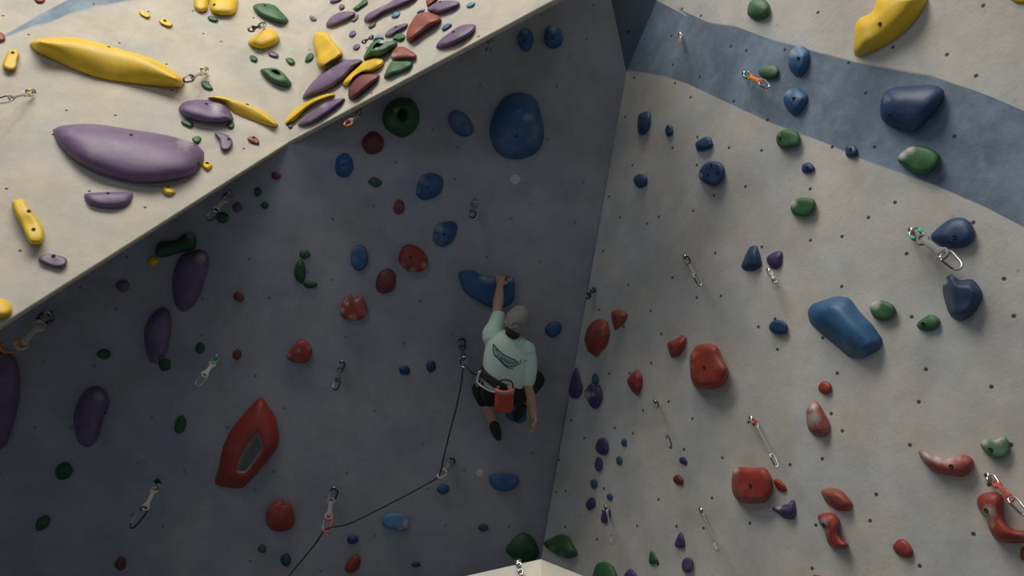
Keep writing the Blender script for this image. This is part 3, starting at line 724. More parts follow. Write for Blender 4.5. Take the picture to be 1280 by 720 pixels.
h4('red', 'large red cushion hold beside the dark purple fin', '914,602 916,588 923,583 940,585 957,584 965,596 966,615 958,628 940,630 922,627 915,615', 'flat', k=.7, bolt=[(938,607)], group=kR, chalk=[(919,588,8,.8)], sharp=True)
h4('red', 'small red chip at the side of the large red cushion', '967,600 975,600 983,609 981,615 972,612', group=kR)
h4('violet', 'dark purple fin shaped hold with a pale edge', '963,635 978,632 993,623 996,640 992,650 980,648', 'slab', k=.9, sharp=True, group=kV, chalk=[(972,633,8,1),(984,627,6,.9)])
h4('brick', 'red almond shaped hold over a curved red one', '1025,613 1038,609 1053,613 1067,630 1063,639 1046,638 1032,628', 'slab', k=.8, group=kR, sharp=True)
h4('red', 'smaller curved red slug hold below the almond', '1022,645 1030,641 1043,642 1050,652 1047,663 1052,674 1060,680 1055,686 1042,685 1034,677 1031,662 1025,655', 'dome', k=1.1, spine='1034,649 1040,662 1043,674 1052,681', bolt=[(1030,656)], group=kR, chalk=[(1030,652,9,.9),(1034,664,8,.5)])
h4('red', 'round red knob low between the two curved slugs', '1116,682 1124,674 1134,677 1141,688 1138,697 1127,696 1119,690', 'dome', group=kR)
h4('pink', 'red and pale pink wavy slug hold lying sideways', '1148,565 1155,562 1168,570 1190,573 1205,568 1216,574 1216,585 1205,596 1190,595 1168,590 1155,578', 'dome', k=1.0, spine='1156,569 1172,580 1190,584 1205,581', bolt=[(1189,583)], group=kR, chalk=[(1158,570,16,.8),(1172,572,14,.9),(1186,574,14,.8),(1198,573,9,.6)])
h4('red', 'larger curved red slug hold running out of the picture', '1221,625 1228,617 1245,615 1254,622 1253,638 1258,655 1272,663 1295,662 1295,676 1265,679 1245,674 1236,660 1233,648 1224,638', 'dome', k=1.1, spine='1238,626 1243,645 1250,664 1285,669', bolt=[(1233,638)], group=kR, chalk=[(1236,640,15,.9),(1240,655,10,.6)])
h4('red', 'red hold sliver under the larger curved slug', E(1281,692,6,9), group=kR)
h4('paleg', 'pale chalky green hold above the red sling', '1225,555 1232,549 1245,550 1255,545 1261,552 1262,566 1250,574 1235,569', 'flat', bolt=[(1238,562)], group=kG, chalk=[(1230,553,9,.9),(1248,550,12,.9)])
h4('violet', 'topmost dark purple leaf of the small cluster', '744,560 748,549 757,548 761,560 757,569 748,566', group=kV)
h4('violet', 'second dark purple leaf of the small cluster', '743,583 746,572 752,574 753,585 748,590', group=kV)
h4('teal', 'tiny teal chip between purple leaves of the cluster', E(742,605,4.5,6), group='tiny chips in the cluster')
h4('violet', 'round purple leaf low in the small cluster', '732,630 738,622 743,623 744,632 736,638', group=kV)
h4('violet', 'lowest purple hold of the cluster under the pale clip', '751,650 754,639 762,636 763,645 757,654', group=kV)
h4('blue', 'tiny blue chip above the pale clip', E(762,621,4,4.5), group='tiny chips in the cluster')
h4('teal', 'tiny teal chip on the outer side of the cluster', E(774,575,4,5.5), group='tiny chips in the cluster')
h4('blue', 'tiny blue chip highest of the outer cluster chips', E(780,553,3.5,5), group='tiny chips in the cluster')
h4('violet', 'small dark purple chip above a small red chip', '849,573 855,571 859,577 857,581 850,578', group=kV)
h4('maroon', 'small red chip under the small dark purple chip', '841,598 847,593 854,599 853,606 845,605', group=kR)
h4('violet', 'dark purple pointed teardrop low on the grey wall', '843,680 848,668 852,665 856,677 855,685 846,684', group=kV)
h4('green', 'small green wedge low on the grey wall', '811,700 813,689 818,692 823,702 818,705 812,705', group=kG)
h4('violet', 'purple block below the pointed teardrop', '852,706 855,698 865,698 866,712 858,716 853,712', 'flat', group=kV)
h4('violet', 'purple chip cut by the bottom edge', '781,717 788,711 795,717 796,726 780,726', group=kV)
h4('green', 'dark green round hold cut by the bottom edge', '742,714 747,704 758,703 768,710 771,728 742,728', 'dome', group=kG)
h4('green', 'dark green hold with a pale lower side at the foot of the corner', '679,680 690,672 700,668 710,670 716,680 722,693 710,698 695,693', 'dome', k=.8, group=kG, chalk=[(690,686,9,.6),(702,694,9,.6)])
h4('red', 'red hold tip at the bottom edge of the grey wall', E(1021,723,8,5), group=kR)

build_holds()
# ---------------------------------------------------------------- quickdraws, hanging straight down from bolts in the walls
Z = Vector((0, 0, 1))
def project(p):
    d = p - CAM; f = d.dot(FWD)
    return Vector((640 + d.dot(RT) / f * F, 360 - d.dot(UP) / f * F)), f
def drop_to(A, p):           # the point of the plumb line below A that shows nearest to pixel p
    best = min((((project(A - Z * (k * .01))[0] - Vector(p)).length, k) for k in range(0, 140)))
    q = A - Z * (best[1] * .01)
    return CAM + ray(*p) * project(q)[1]
def frame_of(a, b):
    y = (a - b).normalized(); v = (CAM - (a + b) / 2).normalized()
    x = y.cross(v).normalized(); return x, y, x.cross(y)
def carabiner_pts(a, b, w):  # a rounded D between a (top) and b (foot)
    x, y, z = frame_of(a, b); L = (a - b).length; c = (a + b) / 2
    sh = [(-.30, .46), (0, .50), (.34, .44), (.50, .26), (.42, -.05), (.30, -.36), (0.05, -.50), (-.26, -.44), (-.40, -.22), (-.42, .1), (-.40, .32)]
    return catmull([c + x * (px_ * w) + y * (py_ * L) for px_, py_ in sh], 4)
def carabiner(name, a, b, w, r, mat, root, gate=True):
    bm = bmesh.new(); P = carabiner_pts(a, b, w); n = len(P)
    body = P[:28] + P[28:]
    g0, g1 = int(n * .70), int(n * .90)
    tube(bm, P[g1:] + P[:g0 + 1], r, 7)
    bmesh.ops.translate(bm, verts=bm.verts, vec=-root.location)
    o = obj(name, bm, mat, root)
    if gate:
        gb = bmesh.new(); tube(gb, [p - root.location for p in P[g0:g1 + 1]], r * .8, 6); obj('gate', gb, 'steel' if mat != 'steel' else 'dark_metal', o)
    return o
def sling(a, b, w, mat, root, loops=True):
    x, y, z = frame_of(a, b); L = (a - b).length; bm = bmesh.new()
    rows = []
    N = 14
    for i in range(N + 1):
        t = i / N; e = min(t, 1 - t)
        hw = w * (.34 if .2 < t < .8 else .34 + .16 * math.sin(math.pi * min(e / .2, 1)))
        bow = z * (.012 * math.sin(math.pi * t))
        c = a.lerp(b, t) + bow - root.location
        th = w * .16
        rows.append([bm.verts.new(c + x * (hw * u) + z * (th * v)) for u, v in ((-1, -.5), (-.8, -1), (.8, -1), (1, -.5), (1, .5), (.8, 1), (-.8, 1), (-1, .5))])
    for p, q in zip(rows, rows[1:]):
        for k in range(8): bm.faces.new((p[k], p[(k + 1) % 8], q[(k + 1) % 8], q[k]))
    bm.faces.new(rows[0][::-1]); bm.faces.new(rows[-1])
    bmesh.ops.recalc_face_normals(bm, faces=bm.faces)
    o = obj('sling', bm, mat, root)
    if loops:
        for e, q in ((a, 1), (b, -1)):
            lb = bmesh.new(); c = e - root.location; tube(lb, [c + (x * math.cos(t) * w * .5 + y * math.sin(t) * w * .75) for t in [2 * math.pi * k / 16 for k in range(16)]], w * .17, 6, True)
            obj('loop', lb, mat, o)
    return o
def hanger(pl, A, size, root, mat='steel'):
    bm = bmesh.new(); x = pl.u; y = pl.v; n = pl.n; o0 = A - root.location
    pts = [(-.5, .4), (-.3, .62), (.3, .62), (.5, .4), (.42, -.2), (.2, -.55), (-.2, -.55), (-.42, -.2)]
    lift = lambda v: .004 + (max(0, -v) * .9) * size
    fr = [bm.verts.new(o0 + x * (u * size) + y * (v * size) + n * (lift(v) + .006)) for u, v in pts]
    bk = [bm.verts.new(o0 + x * (u * size) + y * (v * size) + n * lift(v)) for u, v in pts]
    bm.faces.new(fr); bm.faces.new(bk[::-1])
    for i in range(8): bm.faces.new((fr[i - 1], fr[i], bk[i], bk[i - 1]))
    bmesh.ops.recalc_face_normals(bm, faces=bm.faces)
    h = obj('hanger', bm, mat, root)
    bb = bmesh.new(); disc_bolt(bb, o0 + y * (.25 * size) + n * .012, n, size * .22); obj('bolt', bb, 'dark_metal', h)
    return h
def draw(pl, label, pts, mats, wpx=7, group='quickdraws hanging on the walls', top='steel', tape=None, cat='quickdraw', name='quickdraw', rpx=1.1):
    P = px(pts); A = pl.hit(*P[0], .03)
    root = empty(name, pl.hit(*P[0])); tag(root, label, cat, group)
    Q = [A] + [drop_to(A, p) for p in P[1:]]
    t = project(A)[1]; w = wpx * t / F; r = rpx * t / F
    hanger(pl, pl.hit(*P[0]), max(.03, 4.2 * t / F), root, top)
    carabiner('carabiner', Q[0], Q[1], w, r, mats[0], root)
    if tape:
        bm = bmesh.new(); c = Q[0].lerp(Q[1], .45) - root.location; x, y, z = frame_of(Q[0], Q[1])
        tube(bm, [c + x * (w * .42) + y * (r * 2.6) , c + x * (w * .4), c + x * (w * .36) - y * (r * 2.6)], r * 1.7, 8)
        obj('tape', bm, tape, root); bm = bmesh.new()
        tube(bm, [c - x * (w * .42) + y * (r * 2.6), c - x * (w * .4), c - x * (w * .38) - y * (r * 2.6)], r * 1.7, 8)
        obj('tape', bm, tape, root)
    if len(Q) > 2: sling(Q[1] + (Q[1] - Q[2]).normalized() * r, Q[2], w * .8, mats[1], root)
    if len(Q) > 3: carabiner('carabiner', Q[2], Q[3], w, r, mats[2], root)
    return root, Q
draw(PL1, 'quickdraw with yellow tape at the tip of the long banana hold', '258,87 250,91 241,96 230,101', ('steel', 'sling_white', 'dark_metal'), 8, tape='sling_yellow')
draw(PL1, 'pale quickdraw pointing at the picture edge under the small yellow hold', '42,115 30,117 14,122 -6,128', ('steel', 'sling_white', 'steel'), 8, tape='sling_yellow')
draw(PL1, 'dark quickdraw above the rounded yellow wedge', '330,30 324,33 317,35 311,38', ('steel', 'sling_dark', 'dark_metal'), 6)
draw(PL2, 'thin dark quickdraw beside the green jug with a hollow', '466,46 462,48 457,51 453,53', ('dark_metal', 'sling_dark', 'dark_metal'), 4)
draw(PD, 'large quickdraw with plum and steel links and an orange end below the lip', '63,392 47,408 26,430 1,436', ('steel', 'sling_white', 'sling_orange'), 15, tape='plum_metal', top='dark_metal', rpx=1.7)
draw(PD, 'steel chain link quickdraw under the purple half disc and lip', '288,241 280,250 270,262 261,275', ('steel', 'sling_white', 'dark_metal'), 9, rpx=1.3)
draw(PD, 'small quickdraw with a white sling and orange end by the green dome', '450,139 447,145 439,151 431,157', ('steel', 'sling_white', 'sling_orange'), 6)
draw(PD, 'small white quickdraw close to the upper end of the lip', '613,50 612,55 611,60 610,66', ('steel', 'sling_white', 'steel'), 6)
draw(PD, 'grey quickdraw between two boxy blue holds', '593,252 592,258 591,264 590,272', ('steel', 'sling_grey', 'dark_metal'), 8)
draw(PD, 'dark quickdraw below the red horned holds', '428,453 425,463 422,474 419,487', ('dark_metal', 'sling_dark', 'dark_metal'), 8)
draw(PD, 'green topped quickdraw beside a dark purple volume', '270,446 265,456 256,468 246,483', ('tape_green', 'sling_white', 'sling_grey'), 9, tape='tape_green')
draw(PD, 'green taped quickdraw low on the overhang beside the largest red volume', '197,601 192,614 182,634 164,660', ('dark_metal', 'sling_white', 'dark_metal'), 9, tape='tape_green', top='dark_metal')
_, QA = draw(PD, 'dark quickdraw clipped to the rope beside the climber', '577,424 578,435 579,446 580,459', ('dark_metal', 'sling_dark', 'steel'), 9)
_, QB = draw(PD, 'quickdraw holding the bend of the rope below the climber', '566,574 562,581 557,588 548,597', ('dark_metal', 'sling_grey', 'sling_white'), 8)
_, QC = draw(PD, 'quickdraw with a red end where the rope turns down', '418,611 414,628 411,645 407,665', ('dark_metal', 'sling_grey', 'sling_red'), 10)
draw(PR, 'quickdraw with an orange brown sling on the blue stripe', '931,92 938,96 950,102 961,109', ('steel', 'sling_orange', 'steel'), 8, tape='tape_green')
draw(PR, 'tiny white quickdraw near the start of the blue stripe', '851,43 851,46 850,50', ('steel', 'sling_white'), 4)
draw(PR, 'large quickdraw with green tape and a big steel carabiner', '1140,288 1154,300 1178,317 1201,335', ('steel', 'sling_grey', 'steel'), 15, tape='tape_green', rpx=1.5)
draw(PR, 'small pale quickdraw under the purple pointed hold', '962,338 964,342 967,347 970,353', ('steel', 'sling_white', 'steel'), 6)
draw(PR, 'grey quickdraw hanging between corner and dark blue triangle', '857,321 862,331 868,343 876,357', ('dark_metal', 'sling_grey', 'steel'), 6)
draw(PR, 'small dark quickdraw in the corner beside the climber', '743,361 740,364 736,368 734,373', ('dark_metal', 'sling_dark', 'dark_metal'), 6)
draw(PR, 'long dark quickdraw below the small red leaf hold', '820,502 823,510 834,545 839,560', ('dark_metal', 'sling_grey', 'dark_metal'), 3.5, rpx=.8)
draw(PR, 'long quickdraw with a red and white top beside the pink oval', '940,523 947,534 964,568 972,584', ('steel', 'sling_grey', 'steel'), 5, tape='sling_red')
draw(PR, 'white clipped quickdraw whose grey sling models a strap shadow beside the dark purple fin', '877,637 879,643 892,674 898,688', ('steel', 'sling_grey', 'sling_grey'), 4, rpx=.8)  # long sling stands in for the shadow line of a thin strap
draw(PR, 'thin quickdraw with a white clip in the purple cluster', '758,633 759,639 764,668 766,680', ('steel', 'sling_grey', 'sling_grey'), 3.5, rpx=.8)
draw(PR, 'quickdraw with a red sling above the larger curved slug', '1236,595 1247,606 1262,622 1284,644', ('steel', 'sling_red', 'steel'), 10, rpx=1.4)
draw(PWL, 'steel quickdraw on the pale lower wall under the green dome', '648,704 649,708 650,712 652,718', ('steel', 'sling_grey', 'steel'), 6)

# ---------------------------------------------------------------- the rope
def rope():
    f1, f2, f3 = QA[-1], QB[-1], QC[-1]
    d = lambda P, t: CAM + ray(*P) * t
    ta, tb, tc = project(f1)[1], project(f2)[1], project(f3)[1]
    tw = project(PD.hit(612, 480, .5))[1]
    L = [d((617, 474), tw + .12), d((603, 471), tw + .18), d((590, 466), (tw + ta) / 2), f1 + Vector((0, 0, .024))]
    for (x, y), s in (((576, 482), .2), ((570, 511), .45), ((562, 541), .68), ((555, 570), .88)): L.append(d((x, y), ta + (tb - ta) * s))
    L.append(f2 + Vector((0, 0, .024)))
    for (x, y), s in (((530, 607), .15), ((500, 623), .35), ((465, 641), .6), ((435, 655), .82)): L.append(d((x, y), tb + (tc - tb) * s))
    L.append(f3 + Vector((0, 0, .03)))
    for (x, y), s in (((394, 680), .1), ((375, 703), .1), ((357, 725), .05), ((330, 760), 0), ((300, 800), -.1)): L.append(d((x, y), tc + s))
    e = L[-1]; L += [Vector((e.x - .5, e.y - .6, e.z * .6)), Vector((e.x - .9, e.y - 1.2, e.z * .25)), Vector((e.x - 1.1, e.y - 1.5, .02)), Vector((e.x - 1.6, e.y - 1.4, .012))]
    P = catmull(L, 8, False)
    bm = bmesh.new(); tube(bm, P, .0062, 8)
    o = obj('climbing_rope', bm, 'rope'); base_origin(o, f1)
    tag(o, 'thin dark climbing rope running slack from the climber through quickdraws', 'rope')
rope()
# ---------------------------------------------------------------- the climber, back turned to the room
BU = PD.v; BX = PD.u; BN = PD.n
if BX.x < 0: BX = -BX
PXM = PD.depth(632, 450) / F          # metres per pixel at the overhang
def J(x, y, h): return PD.hit(x, y, h)
class Blob:
    def __init__(s): s.bm = bmesh.new()
    def ell(s, c, r, axes=None, seg=20):
        ax = axes or (BX, BU, BN)
        v = bmesh.ops.create_uvsphere(s.bm, u_segments=seg, v_segments=seg // 2 + 2, radius=1)['verts']
        for q in v: q.co = c + ax[0] * (q.co.x * r[0]) + ax[1] * (q.co.z * r[1]) + ax[2] * (q.co.y * r[2])
        return s
    def cap(s, a, b, ra, rb, seg=14):
        n = max(3, int((b - a).length / (min(ra, rb) * .5)))
        pts = [a.lerp(b, i / n) for i in range(n + 1)]
        d = (b - a).normalized()
        P = [a - d * ra * .95, a - d * ra * .6] + pts + [b + d * rb * .6, b + d * rb * .95]
        R = [ra * .3, ra * .8] + [ra + (rb - ra) * i / n for i in range(n + 1)] + [rb * .8, rb * .3]
        tube(s.bm, P, R, seg); return s
    def chain(s, pts, rad):
        P = catmull(pts, 5, False); R = [x[0] for x in catmull([(r, 0) for r in rad], 5, False)]
        d0 = (P[0] - P[1]).normalized(); d1 = (P[-1] - P[-2]).normalized()
        P = [P[0] + d0 * R[0] * .8, P[0] + d0 * R[0] * .5] + P + [P[-1] + d1 * R[-1] * .5, P[-1] + d1 * R[-1] * .8]
        R = [R[0] * .4, R[0] * .85] + R + [R[-1] * .85, R[-1] * .4]
        tube(s.bm, P, R, 14); return s
    def loft(s, secs, seg=28):    # sections: centre, half width, half depth
        S = []
        for i in range(len(secs) - 1):
            p = [secs[min(max(i + k, 0), len(secs) - 1)] for k in (-1, 0, 1, 2)]
            for j in range(4):
                t = j / 4
                f = lambda q: .5 * (2 * q[1] + (q[2] - q[0]) * t + (2 * q[0] - 5 * q[1] + 4 * q[2] - q[3]) * t * t + (3 * q[1] - q[0] - 3 * q[2] + q[3]) * t ** 3)
                S.append((f([q[0] for q in p]), f([q[1] for q in p]), f([q[2] for q in p]), f([q[3] for q in p])))
        S.append(secs[-1])
        rows = []
        for c, a, b, tl in S:
            x = (BX + BU * tl).normalized()
            rows.append([s.bm.verts.new(c + x * (a * math.copysign(abs(math.cos(q)) ** .85, math.cos(q))) + BN * (b * math.copysign(abs(math.sin(q)) ** .85, math.sin(q)))) for q in [2 * math.pi * k / seg for k in range(seg)]])
        for p, q in zip(rows, rows[1:]):
            for k in range(seg): s.bm.faces.new((p[k], p[(k + 1) % seg], q[(k + 1) % seg], q[k]))
        s.bm.faces.new(rows[0][::-1]); s.bm.faces.new(rows[-1]); return s
    def build(s, name, mat, root, voxel=.008, smooth=6):
        bmesh.ops.recalc_face_normals(s.bm, faces=s.bm.faces)
        me = bpy.data.meshes.new(name); s.bm.to_mesh(me); s.bm.free()
        o = bpy.data.objects.new(name, me); COL.objects.link(o)
        m = o.modifiers.new('r', 'REMESH'); m.mode = 'VOXEL'; m.voxel_size = voxel
        if smooth: m2 = o.modifiers.new('s', 'SMOOTH'); m2.factor = .5; m2.iterations = smooth
        me2 = bpy.data.meshes.new_from_object(o.evaluated_get(bpy.context.evaluated_depsgraph_get()))
        bpy.data.objects.remove(o); bpy.data.meshes.remove(me); me2.name = name
        o = link_mesh(name, me2, mat)
        if root is not None:
            me2.transform(Matrix.Translation(-root.location)); o.parent = root
        return o
H0 = .06
per = empty('person', J(632, 470, 0))
tag(per, 'climber in pale mint shirt and cap hanging under the dark overhang, one arm reaching up', 'person')
# joints
headc = J(645, 404, .48); neck = J(643, 423, .45); chest = J(634, 446, .47); waist = J(630, 470, .47); pelv = J(631, 489, .47)
shL, elL, wrL = J(617, 420, .44), J(622, 386, .33), J(625, 357, .205)
shR, elR, wrR = J(659, 441, .48), J(660, 484, .50), J(667, 516, .46)
hipL, knL, anL = J(619, 492, .45), J(601, 487, .13), J(618, 533, .14)
hipR, knR, anR = J(644, 492, .45), J(670, 474, .15), J(651, 511, .19)
hu = (BU * .92 - BN * .12 + BX * .08).normalized(); hf = (-BN * .92 + BU * .38).normalized(); hf = (hf - hu * hf.dot(hu)).normalized(); hx = hu.cross(hf).normalized()
B = Blob()
# head: skull, jaw, nose, brow, lips, ears
B.ell(headc + hu * .01, (.078, .105, .095), (hx, hu, hf))
B.ell(headc - hu * .055 + hf * .03, (.058, .07, .07), (hx, hu, hf))
B.cap(headc + hf * .088 + hu * .0, headc + hf * .108 - hu * .03, .010, .015)
B.cap(headc + hf * .085 + hu * .022 - hx * .045, headc + hf * .085 + hu * .022 + hx * .045, .013, .013)
B.cap(headc + hf * .088 - hu * .062 - hx * .018, headc + hf * .088 - hu * .062 + hx * .018, .011, .011)
B.ell(headc + hf * .075 - hu * .1, (.025, .02, .02), (hx, hu, hf))
for s in (-1, 1): B.ell(headc + hx * (s * .08) - hu * .015 - hf * .005, (.013, .032, .02), (hx, hu, hf))
B.cap(headc - hu * .06 - hf * .01, neck - BU * .02, .056, .062)
# torso
B.loft([(pelv - BU * .04, .14, .10, 0.0), (pelv, .158, .11, 0.0), (waist, .14, .10, -.05), (chest, .165, .11, -.15), (J(637, 433, .46), .165, .10, -.35), (J(641, 425, .45), .08, .06, -.3)])
# arms
B.chain([J(628, 432, .45), shL, (shL + elL) / 2, elL, elL.lerp(wrL, .35), wrL], [.06, .062, .05, .04, .043, .028])
B.chain([J(648, 434, .47), shR, (shR + elR) / 2, elR, elR.lerp(wrR, .35), wrR], [.06, .06, .048, .04, .042, .028])
def hand(w, dirn, palmn, side, curl, spread=.12):
    """palm, four unequal bent fingers, thumb off the side; palmn points out of the palm"""
    d = dirn.normalized(); pn = (palmn - d * palmn.dot(d)).normalized(); x = d.cross(pn).normalized() * side
    c = w + d * .05
    B.ell(c, (.040, .052, .017), (x, d, pn), 16)
    B.cap(w - d * .01, w + d * .03, .027, .03)
    for k, (off, ln) in enumerate(((-.031, .066), (-.0105, .076), (.0105, .072), (.031, .056))):
        p = w + d * .088 + x * off; a = 0.0; dd = (d + x * (off / .031 * spread * .6)).normalized(); P = [w + d * .06 + x * off * .8, p]; q = p
        for j, fr in enumerate((.45, .31, .24)):
            a += curl[j]; q = q + (dd * math.cos(a) + pn * math.sin(a)) * (ln * fr); P.append(q)
        R = [.0105, .0098, .0092, .0085, .0075]
        for u in range(len(P) - 1): B.cap(P[u], P[u + 1], R[u], R[u + 1], 10)
    b0 = w + d * .025 - x * .028; b1 = b0 + (d * .6 - x * .75 + pn * .25).normalized() * .038; b2 = b1 + (d * .85 - x * .2 + pn * .45).normalized() * .03; b3 = b2 + (d * .8 + x * .1 + pn * .6).normalized() * .022
    for (p, q, r0, r1) in ((b0, b1, .014, .012), (b1, b2, .0115, .0105), (b2, b3, .0102, .0085)): B.cap(p, q, r0, r1, 10)
hand(wrL, (J(626, 343, .13) - wrL), -BN, 1, (.55, .65, .4), .3)
hand(wrR, (J(663, 545, .45) - wrR), -BX * .9 + BN * .35, 1, (.18, .3, .22), .35)
# legs, knees turned out and pulled up to the wall
B.chain([hipL, hipL.lerp(knL, .5), knL, knL.lerp(anL, .3), anL], [.088, .078, .056, .054, .036])
B.chain([hipR, hipR.lerp(knR, .5), knR, knR.lerp(anR, .3), anR], [.088, .078, .056, .054, .036])
for an, tip in ((anL, J(622, 545, .07)), (anR, J(647, 521, .13))): B.cap(an, an.lerp(tip, .7), .036, .03)
body = B.build('body', 'skin', per, .0055, 5)
# shirt
S = Blob()
S.loft([(J(622, 491, .47), .130, .128, -.15), (J(627, 480, .47), .166, .130, -.12), (J(629, 468, .475), .176, .132, -.08), (J(631, 452, .475), .180, .135, -.1), (J(634, 438, .47), .178, .125, -.28), (J(638, 428, .46), .135, .10, -.4), (J(641, 421, .45), .075, .075, -.35)])
S.chain([J(628, 436, .455), J(616, 421, .445), J(620, 408, .405), J(623, 396, .37)], [.082, .086, .072, .060])
S.chain([J(648, 438, .475), J(657, 444, .48), J(660, 460, .49), J(659, 475, .497)], [.080, .082, .074, .066])
S.ell(J(656, 438, .478), (.088, .08, .088)); S.ell(J(648, 431, .47), (.085, .07, .085))
shirt = S.build('shirt', 'shirt', per, .0075, 4)
# shorts
T = Blob()
T.loft([(J(631, 502, .46), .12, .10, 0.0), (pelv, .170, .128, 0.0), (J(629, 480, .47), .166, .125, -.1)])
for hp, kn in ((hipL, knL), (hipR, knR)):
    T.chain([hp, hp.lerp(kn, .5), hp.lerp(kn, .98), kn + (kn - hp) * .02], [.106, .098, .082, .07])
for kn, an in ((knL, anL), (knR, anR)): T.chain([kn, kn.lerp(an, .12), kn.lerp(an, .3)], [.074, .072, .064])
T.build('shorts', 'trousers', per, .009, 4)
# harness: waist belt, leg loops, pale gear loop
def band(bm, c, x, y, a, b, hgt, th, up, seg=40):
    rows = []
    for k in range(seg):
        q = 2 * math.pi * k / seg; o = x * math.cos(q) + y * math.sin(q)
        p = c + x * (a * math.cos(q)) + y * (b * math.sin(q)) - per.location
        rows.append([bm.verts.new(p + up * (hgt * v) + (x * math.cos(q) + y * math.sin(q)) * (th * w)) for v, w in ((-.5, -1), (-.5, .6), (-.3, 1), (.3, 1), (.5, .6), (.5, -1))])
    for i in range(seg):
        p, q = rows[i], rows[(i + 1) % seg]
        for k in range(6): bm.faces.new((p[k], p[(k + 1) % 6], q[(k + 1) % 6], q[k]))
bm = bmesh.new()
bx = (BX - BU * .10).normalized(); bu = (BU + BX * .10).normalized()
band(bm, J(628, 475, .47), bx, (BN + BU * -.28).normalized(), .186, .146, .062, .008, bu)
bmesh.ops.recalc_face_normals(bm, faces=bm.faces)
har = obj('harness', bm, 'harness', per)
for hp, kn in ((hipL, knL), (hipR, knR)):
    bm = bmesh.new(); d = (kn - hp).normalized(); x = d.orthogonal().normalized(); y = d.cross(x)
    band(bm, hp.lerp(kn, .35), x, y, .108, .108, .045, .006, d, 28)
    bmesh.ops.recalc_face_normals(bm, faces=bm.faces); obj('leg_loop', bm, 'harness', har)
bm = bmesh.new()
tube(bm, [p - per.location for p in catmull([J(602, 463, .50), J(598, 470, .50), J(597, 478, .52), J(604, 484, .58), J(613, 489, .62), J(622, 491, .63)], 6, False)], .007, 8)
obj('gear_loop', bm, 'harness_trim', har)
bm = bmesh.new()
tube(bm, carabiner_pts(J(601, 465, .50), J(597, 482, .50), .05), .006, 7, True); bmesh.ops.translate(bm, verts=bm.verts, vec=-per.location)
obj('carabiner', bm, 'steel', har)
# cap worn with the strap to the back
C = Blob()
C.ell(headc + hu * .022 + hf * .0, (.094, .128, .114), (hx, hu, hf))
C.cap(headc + hu * .05 + hf * .09 - hx * .05, headc + hu * .05 + hf * .09 + hx * .05, .03, .03)
C.ell(headc + hu * .045 + hf * .13, (.075, .012, .07), (hx, hu, hf))
capo = C.build('cap', 'cap', per, .007, 4)
bm = bmesh.new(); bt = BVHTree.FromObject(capo, bpy.context.evaluated_depsgraph_get())
def on(tree, x, y, lift=.002):
    o = CAM - per.location; h = tree.ray_cast(o, ray(x, y).normalized())
    return None if h[0] is None else h[0] + (o - h[0]).normalized() * lift
arc = [on(bt, 645 + 5.5 * math.cos(a), 408 - 6 * math.sin(a)) for a in [math.pi * k / 12 for k in range(13)]]
arc = [p for p in arc if p is not None]
if len(arc) > 3: tube(bm, arc, .006, 6)
st_ = [on(bt, x, 409 + .015 * (x - 645) ** 2) for x in range(637, 655, 2)]; st_ = [p for p in st_ if p is not None]
if len(st_) > 3: tube(bm, st_, .009, 6)
obj('strap', bm, 'sling_grey', capo)
Hh = Blob(); Hh.ell(headc - hu * .02 - hf * .008, (.079, .088, .084), (hx, hu, hf)); Hh.ell(headc - hu * .085 - hf * .03, (.06, .05, .045), (hx, hu, hf))
Hh.build('hair', 'hair', per, .007, 3)
for s in (-1, 1):
    e = Blob(); e.ell(headc + hx * (s * .03) + hf * .087 + hu * .0, (.013, .011, .011), (hx, hu, hf), 12); e.build('eye', 'white_paint', per, .002, 1)
# shoes
for an, tip in ((anL, J(623, 547, .052)), (anR, J(646, 523, .115))):
    d = (tip - an); dn = d.normalized(); sh = Blob()
    heel = an - dn * .02 + (BN * .03)
    sh.cap(heel, an.lerp(tip, .45), .042, .046); sh.cap(an.lerp(tip, .4), tip, .046, .030)
    sh.build('climbing_shoe', 'shoe', per, .006, 3)
# the dark drawing on the back of the shirt
bt = BVHTree.FromObject(shirt, bpy.context.evaluated_depsgraph_get())
def stroke(bm, pts, r, closed=False):
    P = [on(bt, *p, .0015) for p in resample([Vector(q) for q in pts], max(6, len(pts) * 5), closed)]
    P = [p for p in P if p is not None]
    if len(P) > 3: tube(bm, P, r, 5, closed)
pr = bmesh.new()
out = px('616.5,430 616.2,436 617,442 619.5,445.5 625,449 630,455 636,458.5 642,458 647,455.5 647.5,453 644,450 637,447 630,443.5 624,438.5 619,433')
stroke(pr, out, .0042, True)
for l in ('617.5,443 620,445 622.5,444.5 624,442', '619,436 621,439 622,437', '625,446 626,448 628,448.5', '627,444.5 627.5,447 629,449', '630,447 631,450 630.5,452', '633,449 633.5,452 635,454', '636,450 636,453 638,455', '639,451.5 640,454 642,454.5', '643,452 644,454', '622,447 626,452 631,457 636,460.5 641,461', '650,449 650.5,453 649,456', '655,452 658,450'):
    stroke(pr, px(l), .0034)
obj('shirt_print', pr, 'print_ink', shirt)
fl = bmesh.new()  # tinted inside of the drawing
grid = {}
poly = [Vector(p) for p in out]
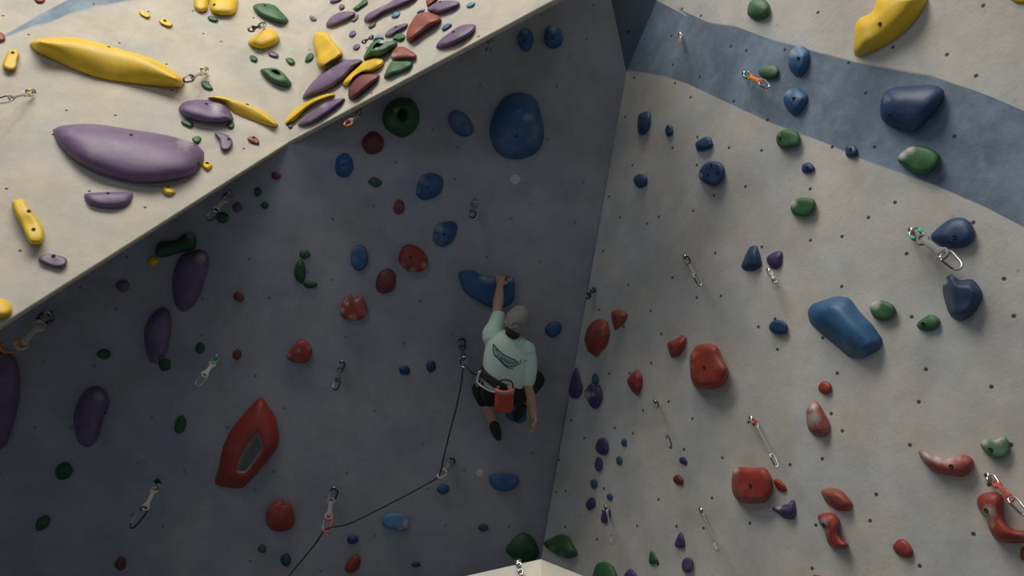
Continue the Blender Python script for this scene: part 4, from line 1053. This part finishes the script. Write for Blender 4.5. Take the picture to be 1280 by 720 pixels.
for iy in range(429, 461):
    for ix in range(615, 649):
        if inside(poly, Vector((ix + .5, iy + .5))):
            q = []
            for dx, dy in ((0, 0), (1, 0), (1, 1), (0, 1)):
                kk = (ix + dx, iy + dy)
                if kk not in grid:
                    p = on(bt, *kk, .0008); grid[kk] = None if p is None else fl.verts.new(p)
                q.append(grid[kk])
            if None not in q: fl.faces.new(q)
obj('shirt_print', fl, 'print_fill', shirt)
# chalk bag on the back of the harness
cb_t, cb_b = J(631, 485, .66), J(629.5, 513, .62)
bag = empty('chalk_bag', cb_b); tag(bag, 'red chalk bag hanging behind the climber from the harness', 'chalk bag')
def lathe(name, prof, mat, root, a, b, seg=28, squash=.8):
    ax = (a - b).normalized(); x = (BX - ax * BX.dot(ax)).normalized(); y = ax.cross(x); bm = bmesh.new(); rows = []
    for r, t in prof:
        c = b.lerp(a, t) - root.location
        rows.append([bm.verts.new(c + x * (r * math.cos(q)) + y * (r * squash * math.sin(q))) for q in [2 * math.pi * k / seg for k in range(seg)]])
    for p, q in zip(rows, rows[1:]):
        for k in range(seg): bm.faces.new((p[k], p[(k + 1) % seg], q[(k + 1) % seg], q[k]))
    bm.faces.new(rows[0][::-1]); bm.faces.new(rows[-1])
    bmesh.ops.recalc_face_normals(bm, faces=bm.faces); return obj(name, bm, mat, root)
R = .071
lathe('bag_body', [(R * .6, -.02), (R * .92, 0), (R, .08), (R * 1.02, .4), (R * 1.0, .72), (R * .97, .8), (R * .9, .8), (R * .8, .5), (R * .6, .3)], 'chalk_bag', bag, cb_t, cb_b)
lathe('rim', [(R * .93, .78), (R * 1.04, .8), (R * 1.06, .9), (R * 1.0, 1.0), (R * .9, 1.0), (R * .84, .92), (R * .86, .8)], 'bag_rim', bag, cb_t, cb_b)
bm = bmesh.new(); tube(bm, [p - bag.location for p in catmull([cb_b.lerp(cb_t, .85) + BX * R, J(640, 478, .66), J(630, 475, .66), J(621, 478, .65), cb_b.lerp(cb_t, .85) - BX * R], 6, False)], .006, 8)
obj('strap', bm, 'harness', bag)
